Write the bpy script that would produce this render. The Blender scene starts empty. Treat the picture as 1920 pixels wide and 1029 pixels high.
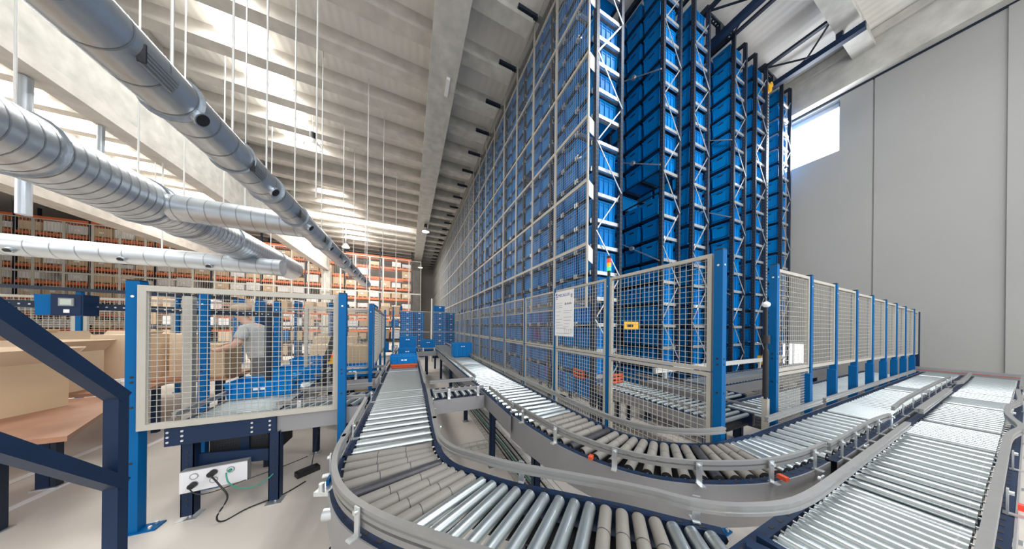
import bpy, math, random
from mathutils import Vector, Matrix
random.seed(7)
SC = bpy.context.scene
COL = SC.collection
R = math.radians

# ------------------------------------------------------------------ camera
F_PX = 433.0
YAW = math.atan(193 / 433)
cam_d = bpy.data.cameras.new('camera')
cam = bpy.data.objects.new('camera', cam_d)
COL.objects.link(cam)
cam_d.sensor_fit = 'HORIZONTAL'
cam_d.sensor_width = 36.0
cam_d.lens = F_PX / 1920 * 36.0
cam_d.shift_y = (612 - 514.5) / 1920
cam_d.clip_start = 0.05
cam_d.clip_end = 200
cam.matrix_world = (Matrix.Translation((0, 0, 1.66)) @ Matrix.Rotation(-YAW, 4, 'Z')
                    @ Matrix.Rotation(R(90), 4, 'X') @ Matrix.Rotation(R(.6), 4, 'Z'))
SC.camera = cam

# ------------------------------------------------------------------ world and light
SC.view_settings.view_transform = 'Standard'
SC.view_settings.look = 'None'
SC.view_settings.gamma = 1.0
SC.view_settings.use_curve_mapping = False
SC.view_settings.exposure = 0.12
w = bpy.data.worlds.new('daylight')
SC.world = w
w.use_nodes = True
bg = w.node_tree.nodes['Background']
bg.inputs[0].default_value = (0.93, 0.96, 1.0, 1)
bg.inputs[1].default_value = 0.82


def area(name, loc, rot, sx, sy, power, col=(1, 1, 1)):
    d = bpy.data.lights.new(name, 'AREA')
    d.shape = 'RECTANGLE'
    d.size = sx
    d.size_y = sy
    d.energy = power
    d.color = col
    o = bpy.data.objects.new(name, d)
    COL.objects.link(o)
    o.location = loc
    o.rotation_euler = rot
    return o


# daylight through the two roof lights and wall window, plus added fill lights
area('skylight_and_fill', (-4.05, 8.4, 9.1), (0, 0, 0), 1.1, 7.6, 560, (1, .99, .96))
area('skylight_and_fill', (-11.7, 12.5, 9.1), (0, 0, 0), 1.2, 11.0, 1000, (1, .99, .96))
area('skylight_and_fill', (-4.05, 19.5, 9.1), (0, 0, 0), 1.1, 8.0, 900, (1, .97, .93))  # area light over the far hall, past the end of the roof light
area('skylight_and_fill', (4.6, -.8, 9.1), (0, 0, 0), 1.1, 5.2, 470, (1, 1, 1))  # added out of view above the right lanes to streak highlights along the rollers
area('window_daylight', (10.95, 3.9, 7.3), (0, R(90), 0), 1.4, 3.2, 250, (.93, .96, 1))
area('unseen_fill', (3.5, -5.5, 4.6), (R(74), 0, 0), 14, 7, 700, (.97, .98, 1))  # unseen fill light added behind the camera to brighten the hall
area('unseen_fill', (-17.0, 4.0, 4.5), (0, R(-80), 0), 6, 12, 500, (1, .97, .93))  # unseen fill light on the left, facing across the hall

area('hall_fill', (-7.5, 18.5, 8.7), (R(48), 0, 0), 14, 1.2, 1100, (1, .96, .90))  # fill light added to brighten the orange racks at the back left
area('hall_fill', (-2.5, 19.0, 8.9), (R(20), 0, 0), 3.5, 14, 330, (1, .97, .93))  # added fill light along the far hall, not one of the hanging lamps
area('hall_fill', (-9.5, 7.0, 5.9), (0, 0, 0), 2.0, 5.0, 130, (1, .96, .90))  # added fill light above the left duct, not one of the hanging lamps

# ------------------------------------------------------------------ materials


def mat(name, col, rough=.5, metal=0., noise=0., scale=8., bump=0., emit=None, es=0., spec=.5):
    m = bpy.data.materials.new(name)
    m.use_nodes = True
    nt = m.node_tree
    b = nt.nodes['Principled BSDF']
    b.inputs['Base Color'].default_value = (*col, 1)
    b.inputs['Roughness'].default_value = rough
    b.inputs['Metallic'].default_value = metal
    b.inputs['Specular IOR Level'].default_value = spec
    if emit:
        b.inputs['Emission Color'].default_value = (*emit, 1)
        b.inputs['Emission Strength'].default_value = es
    if noise or bump:
        tc = nt.nodes.new('ShaderNodeTexCoord')
        nz = nt.nodes.new('ShaderNodeTexNoise')
        nz.inputs['Scale'].default_value = scale
        nz.inputs['Detail'].default_value = 4
        nt.links.new(tc.outputs['Object'], nz.inputs['Vector'])
        if noise:
            cr = nt.nodes.new('ShaderNodeValToRGB')
            cr.color_ramp.elements[0].position = .3
            cr.color_ramp.elements[1].position = .7
            cr.color_ramp.elements[0].color = (*[c * (1 - noise) for c in col], 1)
            cr.color_ramp.elements[1].color = (*[min(1, c * (1 + noise)) for c in col], 1)
            nt.links.new(nz.outputs[0], cr.inputs[0])
            nt.links.new(cr.outputs[0], b.inputs['Base Color'])
        if bump:
            bp = nt.nodes.new('ShaderNodeBump')
            bp.inputs['Strength'].default_value = bump
            bp.inputs['Distance'].default_value = .01
            nt.links.new(nz.outputs[0], bp.inputs['Height'])
            nt.links.new(bp.outputs[0], b.inputs['Normal'])
    return m


M = dict(
    floor=mat('floor_concrete', (.64, .59, .53), .42, 0, .10, 1.2, .05),
    wall=mat('wall_panel_grey', (.315, .315, .30), .8, 0, .03, .6),
    wall_far=mat('wall_beige', (.45, .42, .38), .8, 0, .05, .5),
    concrete=mat('beam_concrete', (.47, .46, .42), .85, 0, .16, 3.5, .2),
    conc_warm=mat('purlin_concrete', (.50, .47, .43), .85, 0, .13, 3.0, .15),
    sky=mat('roof_light', (.9, .9, .9), .5, 0, emit=(1, 1, .98), es=2.6),
    blue=mat('post_blue', (.0, .10, .29), .45, 0, .05, 3, spec=.15),
    navy=mat('navy_paint', (.008, .022, .058), .45, 0, .08, 6, spec=.25),
    hole=mat('punched_hole', (.10, .11, .13), .6),
    navy2=mat('rack_navy', (.012, .022, .042), .45, .3, .1, 10),
    tote=mat('tote_plastic', (.0, .18, .50), .42, 0, .08, 2.5, spec=.2),
    tote_side=mat('tote_plastic_deep', (.0, .16, .47), .45, 0, .05, 3, spec=.2),
    totered=mat('red_plastic', (.62, .09, .03), .45),
    white=mat('white_label', (.82, .82, .82), .6),
    cream=mat('mesh_cream', (.44, .42, .37), .5),
    wire=mat('screen_wire', (.22, .21, .19), .5),
    frame=mat('frame_beige', (.42, .40, .35), .5, 0, .04, 8),
    alu=mat('anodised_rail', (.27, .27, .265), .42, .4, .03, 20),
    sheet=mat('grey_side_sheet', (.27, .27, .28), .42, .3, .05, 2),
    galv=mat('galvanised_steel', (.62, .65, .66), .32, .75, .12, 14),
    roller=mat('zinc_roller', (.50, .56, .58), .31, .88),
    sleeve=mat('grey_sleeve', (.20, .19, .17), .55, 0, .06, 9),
    black=mat('black_rubber', (.012, .012, .014), .55),
    darkroll=mat('black_roller', (.04, .042, .05), .4, .2, .25, 20),
    duct=mat('duct_zinc', (.56, .61, .66), .36, .85, .10, 2.2),
    duct2=mat('duct_seam', (.33, .36, .39), .42, .7),
    card=mat('cardboard', (.58, .42, .26), .8, 0, .05, 3),
    card2=mat('cardboard_pale', (.68, .52, .36), .8, 0, .05, 3),
    wood=mat('bench_top', (.34, .17, .10), .55, 0, .10, 5),
    orange=mat('orange_beam', (.72, .16, .05), .5, 0, .08, 4),
    yellow=mat('yellow_paint', (.80, .42, .02), .45, 0, .08, 6),
    red=mat('signal_red', (.75, .03, .02), .4, emit=(1, .05, .02), es=.6),
    amber=mat('signal_amber', (.85, .30, .01), .4, emit=(1, .35, .02), es=.6),
    green=mat('signal_green', (.05, .45, .18), .4, emit=(.1, .9, .4), es=.6),
    signgreen=mat('exit_green', (.0, .16, .06), .5),
    white_m=mat('white_metal', (.75, .75, .72), .4, .1),
    skin=mat('skin', (.55, .33, .24), .6),
    shirt=mat('grey_shirt', (.40, .41, .40), .9, 0, .08, 12),
    trousers=mat('dark_grey_trousers', (.13, .13, .13), .9, 0, .10, 12),
    cap=mat('tan_cap', (.42, .33, .24), .9),
    hair=mat('brown_hair', (.09, .05, .03), .8),
    pallet=mat('pallet_wood', (.50, .34, .20), .8, 0, .1, 6),
    wrap=mat('stretch_wrap', (.66, .66, .68), .4),
    lcd=mat('grey_screen', (.45, .50, .44), .3),
    greencable=mat('green_cable', (.02, .25, .18), .5),
    textblue=mat('print_blue', (.02, .05, .35), .6),
    textgrey=mat('print_grey', (.30, .30, .32), .6),
    glass=mat('window_daylight_pane', (.9, .9, .9), .3, emit=(1, 1, 1), es=2.2),
    lamp=mat('lamp_reflector', (.75, .75, .75), .25, .7),
    lamplit=mat('lamp_lit', (1, 1, 1), .3, emit=(1, .97, .9), es=4),
)

# roof sheet: corrugated look from a wave bump
m = mat('roof_sheet', (.80, .775, .73), .6)
nt = m.node_tree
tc = nt.nodes.new('ShaderNodeTexCoord')
wv = nt.nodes.new('ShaderNodeTexWave')
wv.bands_direction = 'X'
wv.inputs['Scale'].default_value = 1.6
wv.inputs['Distortion'].default_value = 0
nt.links.new(tc.outputs['Object'], wv.inputs['Vector'])
bp = nt.nodes.new('ShaderNodeBump')
bp.inputs['Strength'].default_value = .25
bp.inputs['Distance'].default_value = .03
nt.links.new(wv.outputs[0], bp.inputs['Height'])
nt.links.new(bp.outputs[0], nt.nodes['Principled BSDF'].inputs['Normal'])
M['roof'] = m

# ------------------------------------------------------------------ mesh helpers


class MB:
    def __init__(s):
        s.v = []; s.f = []; s.m = []; s.s = []; s.mats = []

    def mi(s, m):
        if m not in s.mats:
            s.mats.append(m)
        return s.mats.index(m)

    def add(s, vs, fs, m, smooth=False):
        b = len(s.v)
        k = s.mi(m)
        s.v += [tuple(v) for v in vs]
        for f in fs:
            s.f.append(tuple(b + i for i in f)); s.m.append(k); s.s.append(smooth)

    def box(s, x0, x1, y0, y1, z0, z1, m):
        s.add([(x0, y0, z0), (x1, y0, z0), (x1, y1, z0), (x0, y1, z0), (x0, y0, z1), (x1, y0, z1), (x1, y1, z1), (x0, y1, z1)],
              [(0, 3, 2, 1), (4, 5, 6, 7), (0, 1, 5, 4), (1, 2, 6, 5), (2, 3, 7, 6), (3, 0, 4, 7)], m)

    def cbox(s, c, d, m, rz=0.):
        cs, sn = math.cos(rz), math.sin(rz)
        vs = []
        for z in (-1, 1):
            for x, y in ((-1, -1), (1, -1), (1, 1), (-1, 1)):
                X, Y = x * d[0] / 2, y * d[1] / 2
                vs.append((c[0] + X * cs - Y * sn, c[1] + X * sn + Y * cs, c[2] + z * d[2] / 2))
        s.add(vs, [(0, 3, 2, 1), (4, 5, 6, 7), (0, 1, 5, 4), (1, 2, 6, 5), (2, 3, 7, 6), (3, 0, 4, 7)], m)

    def bar(s, p, q, wd, h, m, up=(0, 0, 1)):
        p, q = Vector(p), Vector(q)
        d = (q - p).normalized()
        u = Vector(up)
        if abs(d.dot(u)) > .98:
            u = Vector((0, 1, 0))
        a = d.cross(u).normalized()
        b = a.cross(d).normalized()
        vs = []
        for e in (p, q):
            for x, y in ((-1, -1), (1, -1), (1, 1), (-1, 1)):
                vs.append(e + a * (x * wd / 2) + b * (y * h / 2))
        s.add(vs, [(0, 1, 2, 3), (7, 6, 5, 4), (0, 4, 5, 1), (1, 5, 6, 2), (2, 6, 7, 3), (3, 7, 4, 0)], m)

    def cyl(s, p, q, r, m, n=12, r2=None, caps=True, capm=None):
        p, q = Vector(p), Vector(q)
        r2 = r if r2 is None else r2
        d = (q - p).normalized()
        u = Vector((0, 0, 1)) if abs(d.z) < .9 else Vector((1, 0, 0))
        a = d.cross(u).normalized(); b = a.cross(d)
        vs = []
        for e, rr in ((p, r), (q, r2)):
            for i in range(n):
                t = 2 * math.pi * i / n
                vs.append(e + a * (rr * math.cos(t)) + b * (rr * math.sin(t)))
        s.add(vs, [(i, (i + 1) % n, n + (i + 1) % n, n + i) for i in range(n)], m, True)
        if caps:
            s.add(vs[:n], [tuple(range(n - 1, -1, -1))], capm or m)
            s.add(vs[n:], [tuple(range(n))], capm or m)

    def tube(s, pts, r, m, n=8):
        pts = [Vector(p) for p in pts]
        rings = []
        for i, p in enumerate(pts):
            d = (pts[min(i + 1, len(pts) - 1)] - pts[max(i - 1, 0)]).normalized()
            u = Vector((0, 0, 1)) if abs(d.z) < .9 else Vector((1, 0, 0))
            a = d.cross(u).normalized(); b = a.cross(d)
            rings += [p + a * (r * math.cos(2 * math.pi * k / n)) + b * (r * math.sin(2 * math.pi * k / n)) for k in range(n)]
        fs = []
        for i in range(len(pts) - 1):
            for k in range(n):
                fs.append((i * n + k, i * n + (k + 1) % n, (i + 1) * n + (k + 1) % n, (i + 1) * n + k))
        fs += [tuple(range(n - 1, -1, -1)), tuple((len(pts) - 1) * n + k for k in range(n))]
        s.add(rings, fs, m, True)

    def sphere(s, c, r, m, n=12, sc=(1, 1, 1)):
        vs = []; fs = []
        k = n // 2
        for i in range(k + 1):
            t = math.pi * i / k
            for j in range(n):
                a = 2 * math.pi * j / n
                vs.append((c[0] + r * sc[0] * math.sin(t) * math.cos(a), c[1] + r * sc[1] * math.sin(t) * math.sin(a), c[2] + r * sc[2] * math.cos(t)))
        for i in range(k):
            for j in range(n):
                fs.append((i * n + j, (i + 1) * n + j, (i + 1) * n + (j + 1) % n, i * n + (j + 1) % n))
        s.add(vs, fs, m, True)

    def sweep(s, path, sec, m, smooth=False, closed=True):
        """sec: list of (n offset to the right of travel, z); path: list of (x,y)"""
        n = len(sec)
        vs = []
        for i, p in enumerate(path):
            a = Vector(path[max(i - 1, 0)]); b = Vector(path[min(i + 1, len(path) - 1)])
            d = (b - a).normalized()
            nx, ny = d.y, -d.x
            for (o, z) in sec:
                vs.append((p[0] + nx * o, p[1] + ny * o, z))
        fs = []
        for i in range(len(path) - 1):
            for k in range(n):
                fs.append((i * n + k, i * n + (k + 1) % n, (i + 1) * n + (k + 1) % n, (i + 1) * n + k))
        fs += [tuple(range(n - 1, -1, -1)), tuple((len(path) - 1) * n + k for k in range(n))]
        s.add(vs, fs, m, smooth)

    def mesh(s, name):
        me = bpy.data.meshes.new(name)
        me.from_pydata(s.v, [], s.f)
        for mm in s.mats:
            me.materials.append(M[mm])
        me.polygons.foreach_set('material_index', s.m)
        me.polygons.foreach_set('use_smooth', s.s)
        me.update()
        return me

    def build(s, name, parent=None, **k):
        return put(s.mesh(name), name, parent, **k)


def put(me, name, parent=None, loc=None, rz=0., scale=None, label=None, cat=None, group=None, kind=None):
    o = bpy.data.objects.new(name, me)
    COL.objects.link(o)
    if loc is not None:
        o.location = loc
    if rz:
        o.rotation_euler = (0, 0, rz)
    if scale is not None:
        o.scale = scale
    if parent is not None:
        o.parent = parent
    tag(o, label, cat, group, kind)
    return o


def tag(o, label=None, cat=None, group=None, kind=None):
    if label: o['label'] = label
    if cat: o['category'] = cat
    if group: o['group'] = group
    if kind: o['kind'] = kind
    return o


def thing(name, label, cat, group=None, loc=(0, 0, 0), rz=0.):
    return put(None, name, None, loc, rz, None, label, cat, group)


def struct(name, mb, label=None):
    return mb.build(name, kind='structure', label=label, cat=name.split('_')[0])


def copy_tree(o, loc=None, rz=None, label=None, group=None, parent=None):
    c = o.copy()
    COL.objects.link(c)
    c.parent = parent
    if loc is not None: c.location = loc
    if rz is not None: c.rotation_euler = (0, 0, rz)
    if label: c['label'] = label
    if group: c['group'] = group
    for ch in list(o.children):
        d = copy_tree(ch, parent=c)
    return c


def spline(pts, n=8):
    """Catmull-Rom through tuples of any length"""
    out = []
    P = [pts[0]] + list(pts) + [pts[-1]]
    for i in range(1, len(P) - 2):
        for k in range(n):
            t = k / n
            o = []
            for a, b, c, d in zip(P[i - 1], P[i], P[i + 1], P[i + 2]):
                o.append(.5 * (2 * b + (c - a) * t + (2 * a - 5 * b + 4 * c - d) * t * t + (3 * b - a - 3 * c + d) * t ** 3))
            out.append(tuple(o))
    out.append(tuple(pts[-1]))
    return out


ORD = ['first', 'second', 'third', 'fourth', 'fifth', 'sixth', 'seventh', 'eighth', 'ninth', 'tenth', 'eleventh', 'twelfth',
       'thirteenth', 'fourteenth', 'fifteenth', 'sixteenth', 'seventeenth', 'eighteenth', 'nineteenth', 'twentieth']

XW = 10.9      # inner face of the right wall
YF = 32.0      # far wall
ZC = 9.25      # roof sheet

# ------------------------------------------------------------------ room shell
b = MB(); b.box(-26, 13, -4.0, 33, -.2, 0, 'floor'); struct('floor', b)
b = MB()  
b.box(-26, 12, -4.0, 33, ZC, ZC + .12, 'roof'); struct('ceiling', b)
b = MB()
WZ0, WZ1, WY0, WY1 = 6.66, 8.12, 2.18, 5.6
WT = .32
DY0, DY1, DZ0, DZ1 = 2.75, 3.9, .55, 1.22   # bright low opening seen behind the racks
b.box(XW, XW + WT, 1.68, WY0, 0, ZC, 'wall')
b.box(XW, XW + WT, WY0, WY1, 0, DZ0, 'wall')
b.box(XW, XW + WT, WY0, DY0, DZ0, DZ1, 'wall')
b.box(XW, XW + WT, DY1, WY1, DZ0, DZ1, 'wall')
b.box(XW, XW + WT, WY0, WY1, DZ1, WZ0, 'wall')
b.box(XW, XW + WT, WY0, WY1, WZ1, ZC, 'wall')
b.box(XW, XW + WT, WY1, YF, 0, ZC, 'wall')
b.box(XW, XW + WT, -4, 1.655, 0, ZC, 'wall')
b.box(XW + .03, XW + WT, 1.655, 1.68, 0, ZC, 'wall')
struct('wall_right', b)
b = MB(); b.box(-26, 12, YF, YF + .3, 0, ZC, 'wall_far'); struct('wall_far', b)
b = MB(); b.box(-3.78, -3.70, 3.0, 9.0, 0, .003, 'white'); b.box(-3.24, -3.17, 3.0, 9.0, 0, .003, 'white'); b.build('floor_marking', kind='structure')
b = MB(); b.box(-26.3, -26, -4, YF, 0, ZC, 'wall_far'); struct('wall_left', b)
b = MB(); b.box(XW - .03, XW, -4, .2, 0, 8.15, 'wall'); struct('column_right', b)
b = MB()
b.box(XW - .25, XW + .1, -4, YF, 8.2, 9.0, 'concrete')
b.box(XW - .32, XW + .1, -4, YF, 9.0, 9.22, 'concrete')
b.box(XW - .02, XW + .02, -4, YF, 8.15, 8.2, 'navy2')
struct('beam_right', b)
g = thing('window_1', 'bright rectangular window high in the grey right wall', 'window'); g['kind'] = 'structure'
b = MB(); b.box(XW + WT - .06, XW + WT - .04, WY0, WY1, WZ0, WZ1, 'glass'); b.build('pane', g)
b = MB()
for (y0, y1, z0, z1) in ((WY0, WY1, WZ0, WZ0 + .05), (WY0, WY1, WZ1 - .12, WZ1), (WY0, WY0 + .05, WZ0, WZ1), (WY1 - .05, WY1, WZ0, WZ1)):
    b.box(XW + WT - .12, XW + WT - .03, y0, y1, z0, z1, 'white_m')
b.build('window_frame', g)
g = thing('window_2', 'low bright opening behind the last racks', 'window'); g['kind'] = 'structure'
b = MB(); b.box(XW + WT - .06, XW + WT - .04, DY0, DY1, DZ0, DZ1, 'glass'); b.build('pane', g)
b = MB()
for y in (DY0, 2.98, 3.35, 3.6):
    b.bar((XW - .05, y, .4), (XW - .05, y, 1.26), .03, .03, 'white_m')
b.bar((XW - .05, DY0, 1.26), (XW - .05, 3.9, 1.26), .03, .03, 'white_m')
b.build('window_rail', g)

# roof lights
b = MB(); b.box(-4.62, -3.5, 1.0, 12.2, ZC - .03, ZC - .01, 'sky'); b.build('trim_1', kind='structure')
b = MB(); b.box(-12.3, -11.1, 7.0, 18.0, ZC - .03, ZC - .01, 'sky'); b.build('trim_2', kind='structure')

b = MB(); b.box(4.05, 5.15, -3.4, 1.6, ZC - .03, ZC - .01, 'sky'); b.build('trim_added_glow', kind='structure')  # glowing strip added out of view to go with the roller highlight light
# concrete roof beams
b = MB()
b.box(.47, 1.09, -3.5, 31, 8.42, 9.25, 'concrete'); b.box(.42, 1.12, -3.5, 31, 8.3, 8.42, 'concrete')
struct('beam_main', b)
b = MB()
b.box(-6.50, -6.25, -3.5, 24.4, 6.45, ZC, 'concrete'); b.box(-6.58, -6.16, -3.5, 24.4, 6.18, 6.45, 'conc_warm')
struct('beam_left', b)
b = MB(); b.box(-13.1, -12.3, 2, 24.4, 6.2, 6.55, 'conc_warm'); b.box(-13.0, -12.45, 2, 24.4, 6.55, ZC, 'conc_warm'); struct('beam_far_left', b)
b = MB(); b.box(.35, 1.1, 30.2, 30.9, 0, 8.3, 'concrete'); struct('column_far', b)
b = MB(); b.box(-6.65, -6.1, 23.9, 24.4, 0, 6.15, 'concrete'); struct('column_far_left', b)


def purlin(x0, x1, y, nm='conc_warm'):
    b = MB()
    hw, hb = .11, .17
    z0, z1 = 8.82, ZC
    sec = [(y - hb, z0), (y + hb, z0), (y + hb, z0 + .1), (y + hw, z0 + .14), (y + hw, z1), (y - hw, z1), (y - hw, z0 + .14), (y - hb, z0 + .1)]
    n = len(sec)
    vs = [(x0, a, c) for a, c in sec] + [(x1, a, c) for a, c in sec]
    b.add(vs, [tuple(range(n)), tuple(range(2 * n - 1, n - 1, -1))] + [(i, n + i, n + (i + 1) % n, (i + 1) % n) for i in range(n)], nm)
    return b


pn = 0
y = 6.19 - 1.22 * 5
while y < 31:
    for (x0, x1) in ((-6.25, .47), (-12.45, -6.5)):
        if x1 < -5 and y < 4: continue
        o = purlin(x0, x1, y).build('beam_purlin', kind='structure')
    if y > 4:
        purlin(1.06, 2.6, y, 'concrete').build('beam_purlin', kind='structure')
    y += 1.22
purlin(1.06, XW - .1, 1.78, 'concrete').build('beam_purlin', kind='structure')
purlin(3.6, XW - .1, 7.5, 'concrete').build('beam_purlin', kind='structure')

# ------------------------------------------------------------------ ventilation ducts


def duct_mesh(L, r, rings, m='duct'):
    """along +Y from 0 to L, with thin raised seam bands"""
    b = MB()
    n = 32
    b.cyl((0, 0, 0), (0, L, 0), r, m, n)
    for i in range(rings):
        c = (i + .5) * L / rings
        b.cyl((0, c - .007, 0), (0, c + .007, 0), r + .003, 'duct2', n, None, False)
    return b


def hanger(parent, x, y, r, z, top=ZC - .03, gap=0.):
    b = MB()
    b.cyl((x, y, z + r), (x, y, top), .012, 'white_m', 6)
    b.build('hanger_rod', parent)
    # strap around the duct
    b = MB()
    n = 20
    for i in range(n):
        t0, t1 = 2 * math.pi * i / n, 2 * math.pi * (i + 1) / n
        rr = r + .014
        b.bar((x + rr * math.cos(t0), y, z + rr * math.sin(t0)), (x + rr * math.cos(t1), y, z + rr * math.sin(t1)), .03, .006, 'duct2', up=(0, 1, 0))
    b.build('strap', parent)


D2 = thing('air_duct', 'slim round zinc duct with black nozzle holes sloping across the upper left', 'air duct', loc=(0, 0, 0))
put(duct_mesh(14.5, .215, 48).mesh('duct_pipe'), 'pipe', D2, loc=(-2.2, .6, 3.93))
for yy in (1.6, 3.52, 4.39, 5.2, 6.24, 7.85, 10.1, 11.8, 14.6):
    hanger(D2, -2.2, yy, .215, 3.93)
for yy in (2.0, 3.55, 5.0, 6.5, 8.0, 9.5, 11.0, 12.5, 14.0):
    a = R(-35)
    b = MB()
    d = Vector((math.cos(a), 0, math.sin(a)))
    p = Vector((-2.2, yy, 3.93)) + d * .19
    b.cyl(p, p + d * .055, .075, 'duct', 16)
    b.cyl(p + d * .05, p + d * .058, .062, 'black', 16)
    b.build('nozzle', D2)
    b = MB()
    q = Vector((-2.2, yy - .45, 3.93)) + Vector((math.cos(R(-20)), 0, math.sin(R(-20)))) * .205
    for z_ in range(5):
        an = R(-38 + z_ * 7)
        b.cbox((-2.2 + math.cos(an) * .213, yy - .45, 3.93 + math.sin(an) * .213), (.012, .30, .03), 'duct2')
    b.cbox((-2.2 + .2, yy - .61, 3.93 - .085), (.05, .012, .15), 'black')
    b.build('damper', D2)

D1 = thing('air_duct', 'thick round spiral zinc duct ending in the middle above the person', 'air duct')
put(duct_mesh(6.3, .43, 44).mesh('duct_pipe'), 'pipe', D1, loc=(-4.72, .8, 4.00))
put(duct_mesh(6.0, .42, 46).mesh('duct_pipe'), 'pipe', D1, loc=(-4.72, 7.1, 4.04))
for yy in (3.0, 5.4, 6.9, 7.87, 9.1, 11.5):
    hanger(D1, -4.72, yy, .43 if yy < 7.1 else .42, 4.0 if yy < 7.1 else 4.04)
D4 = thing('air_duct', 'short horizontal zinc duct linking the thick duct to the slim one', 'air duct')
o = put(duct_mesh(2.05, .25, 9).mesh('duct_pipe'), 'pipe', D4, loc=(-4.35, 7.0, 3.97)); o.rotation_euler = (0, 0, R(-90))
hanger(D4, -3.3, 7.0, .01, 4.2)
D3 = thing('air_duct', 'long horizontal white zinc duct crossing low in front of the orange racks', 'air duct')
o = put(duct_mesh(9.6, .255, 26).mesh('duct_pipe'), 'pipe', D3, loc=(-13.4, 10.0, 3.50)); o.rotation_euler = (0, 0, R(-90))
for xx in (-12.3, -9.0, -6.4):
    b = MB(); b.cyl((xx, 10, 3.7), (xx, 10, ZC - .03), .016, 'white_m', 6); b.build('hanger_rod', D3)
for xx in (-6.95, -5.35, -8.6):
    b = MB(); b.cyl((xx, 9.82, 3.36), (xx, 9.74, 3.31), .07, 'duct', 14); b.cyl((xx, 9.745, 3.315), (xx, 9.735, 3.305), .055, 'black', 14); b.build('nozzle', D3)
# thick vertical drop pipe
b = MB(); b.cyl((-6.5, 7.55, 3.62), (-6.5, 7.55, 6.15), .075, 'duct', 14)
b.build('downpipe', label='pale vertical pipe hanging beside the concrete girder above the horizontal duct', cat='pipe')
b = MB(); b.cyl((-6.5, 8.7, 4.6), (-6.5, 8.7, 6.15), .05, 'duct', 12)
b.build('downpipe', label='short pale vertical pipe under the concrete girder near the thick duct', cat='pipe')

# high bay lamps


def lamp(x, y, z, label, tall=.5):
    t = thing('high_bay_lamp', label, 'ceiling lamp', 'high bay lamps under the roof', (x, y, z))
    b = MB(); b.cyl((0, 0, 0), (0, 0, .26), .26, 'lamp', 20, .10); b.build('lamp_shade', t)
    b = MB(); b.cyl((0, 0, -.004), (0, 0, .0), .22, 'lamplit', 18); b.build('lamp_glass', t)
    b = MB(); b.cyl((0, 0, .26), (0, 0, .48), .10, 'black', 12); b.build('ballast', t)
    b = MB(); b.cyl((0, 0, .48), (0, 0, max(.5, ZC - .03 - z)), .012, 'white_m', 6); b.build('hanger_rod', t)


lamp(-3.15, 10.3, 7.9, 'round lamp hanging under the end of the bright roof light')
lamp(.92, 16.0, 7.75, 'round lamp hanging from the main concrete beam, nearer of two')
lamp(1.0, 25.5, 7.6, 'small round lamp far along the main concrete beam')
lamp(-9.8, 15.0, 6.3, 'round lamp hanging above the horizontal duct at the left')
lamp(-4.2, 20.0, 7.2, 'round lamp hanging between the end of the thick duct and the slim duct')

# emergency light on the main beam
b = MB(); b.cbox((.90, 6.6, 8.26), (.09, .5, .07), 'white_m')
b.build('strip_light', label='short white strip light on the underside of the main concrete beam', cat='strip light')

# thin suspension rods between slim duct and racks (sprinkler drops)
for i, (x, y, z) in enumerate(((-1.2, 8.3, 2.6), (-.9, 9.6, 2.6), (-.6, 12.2, 3.0), (-1.6, 5.4, 4.0))):
    b = MB(); b.cyl((x, y, z), (x, y, ZC - .03), .012, 'white_m', 6)
    b.build('hanging_rod', label=('white rod hanging from the roof, %s of four beside the slim duct' % ORD[i]), cat='rod', group='thin rods hanging from the roof')

# ------------------------------------------------------------------ totes
TW, TD, TH = .54, .375, .36


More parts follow.
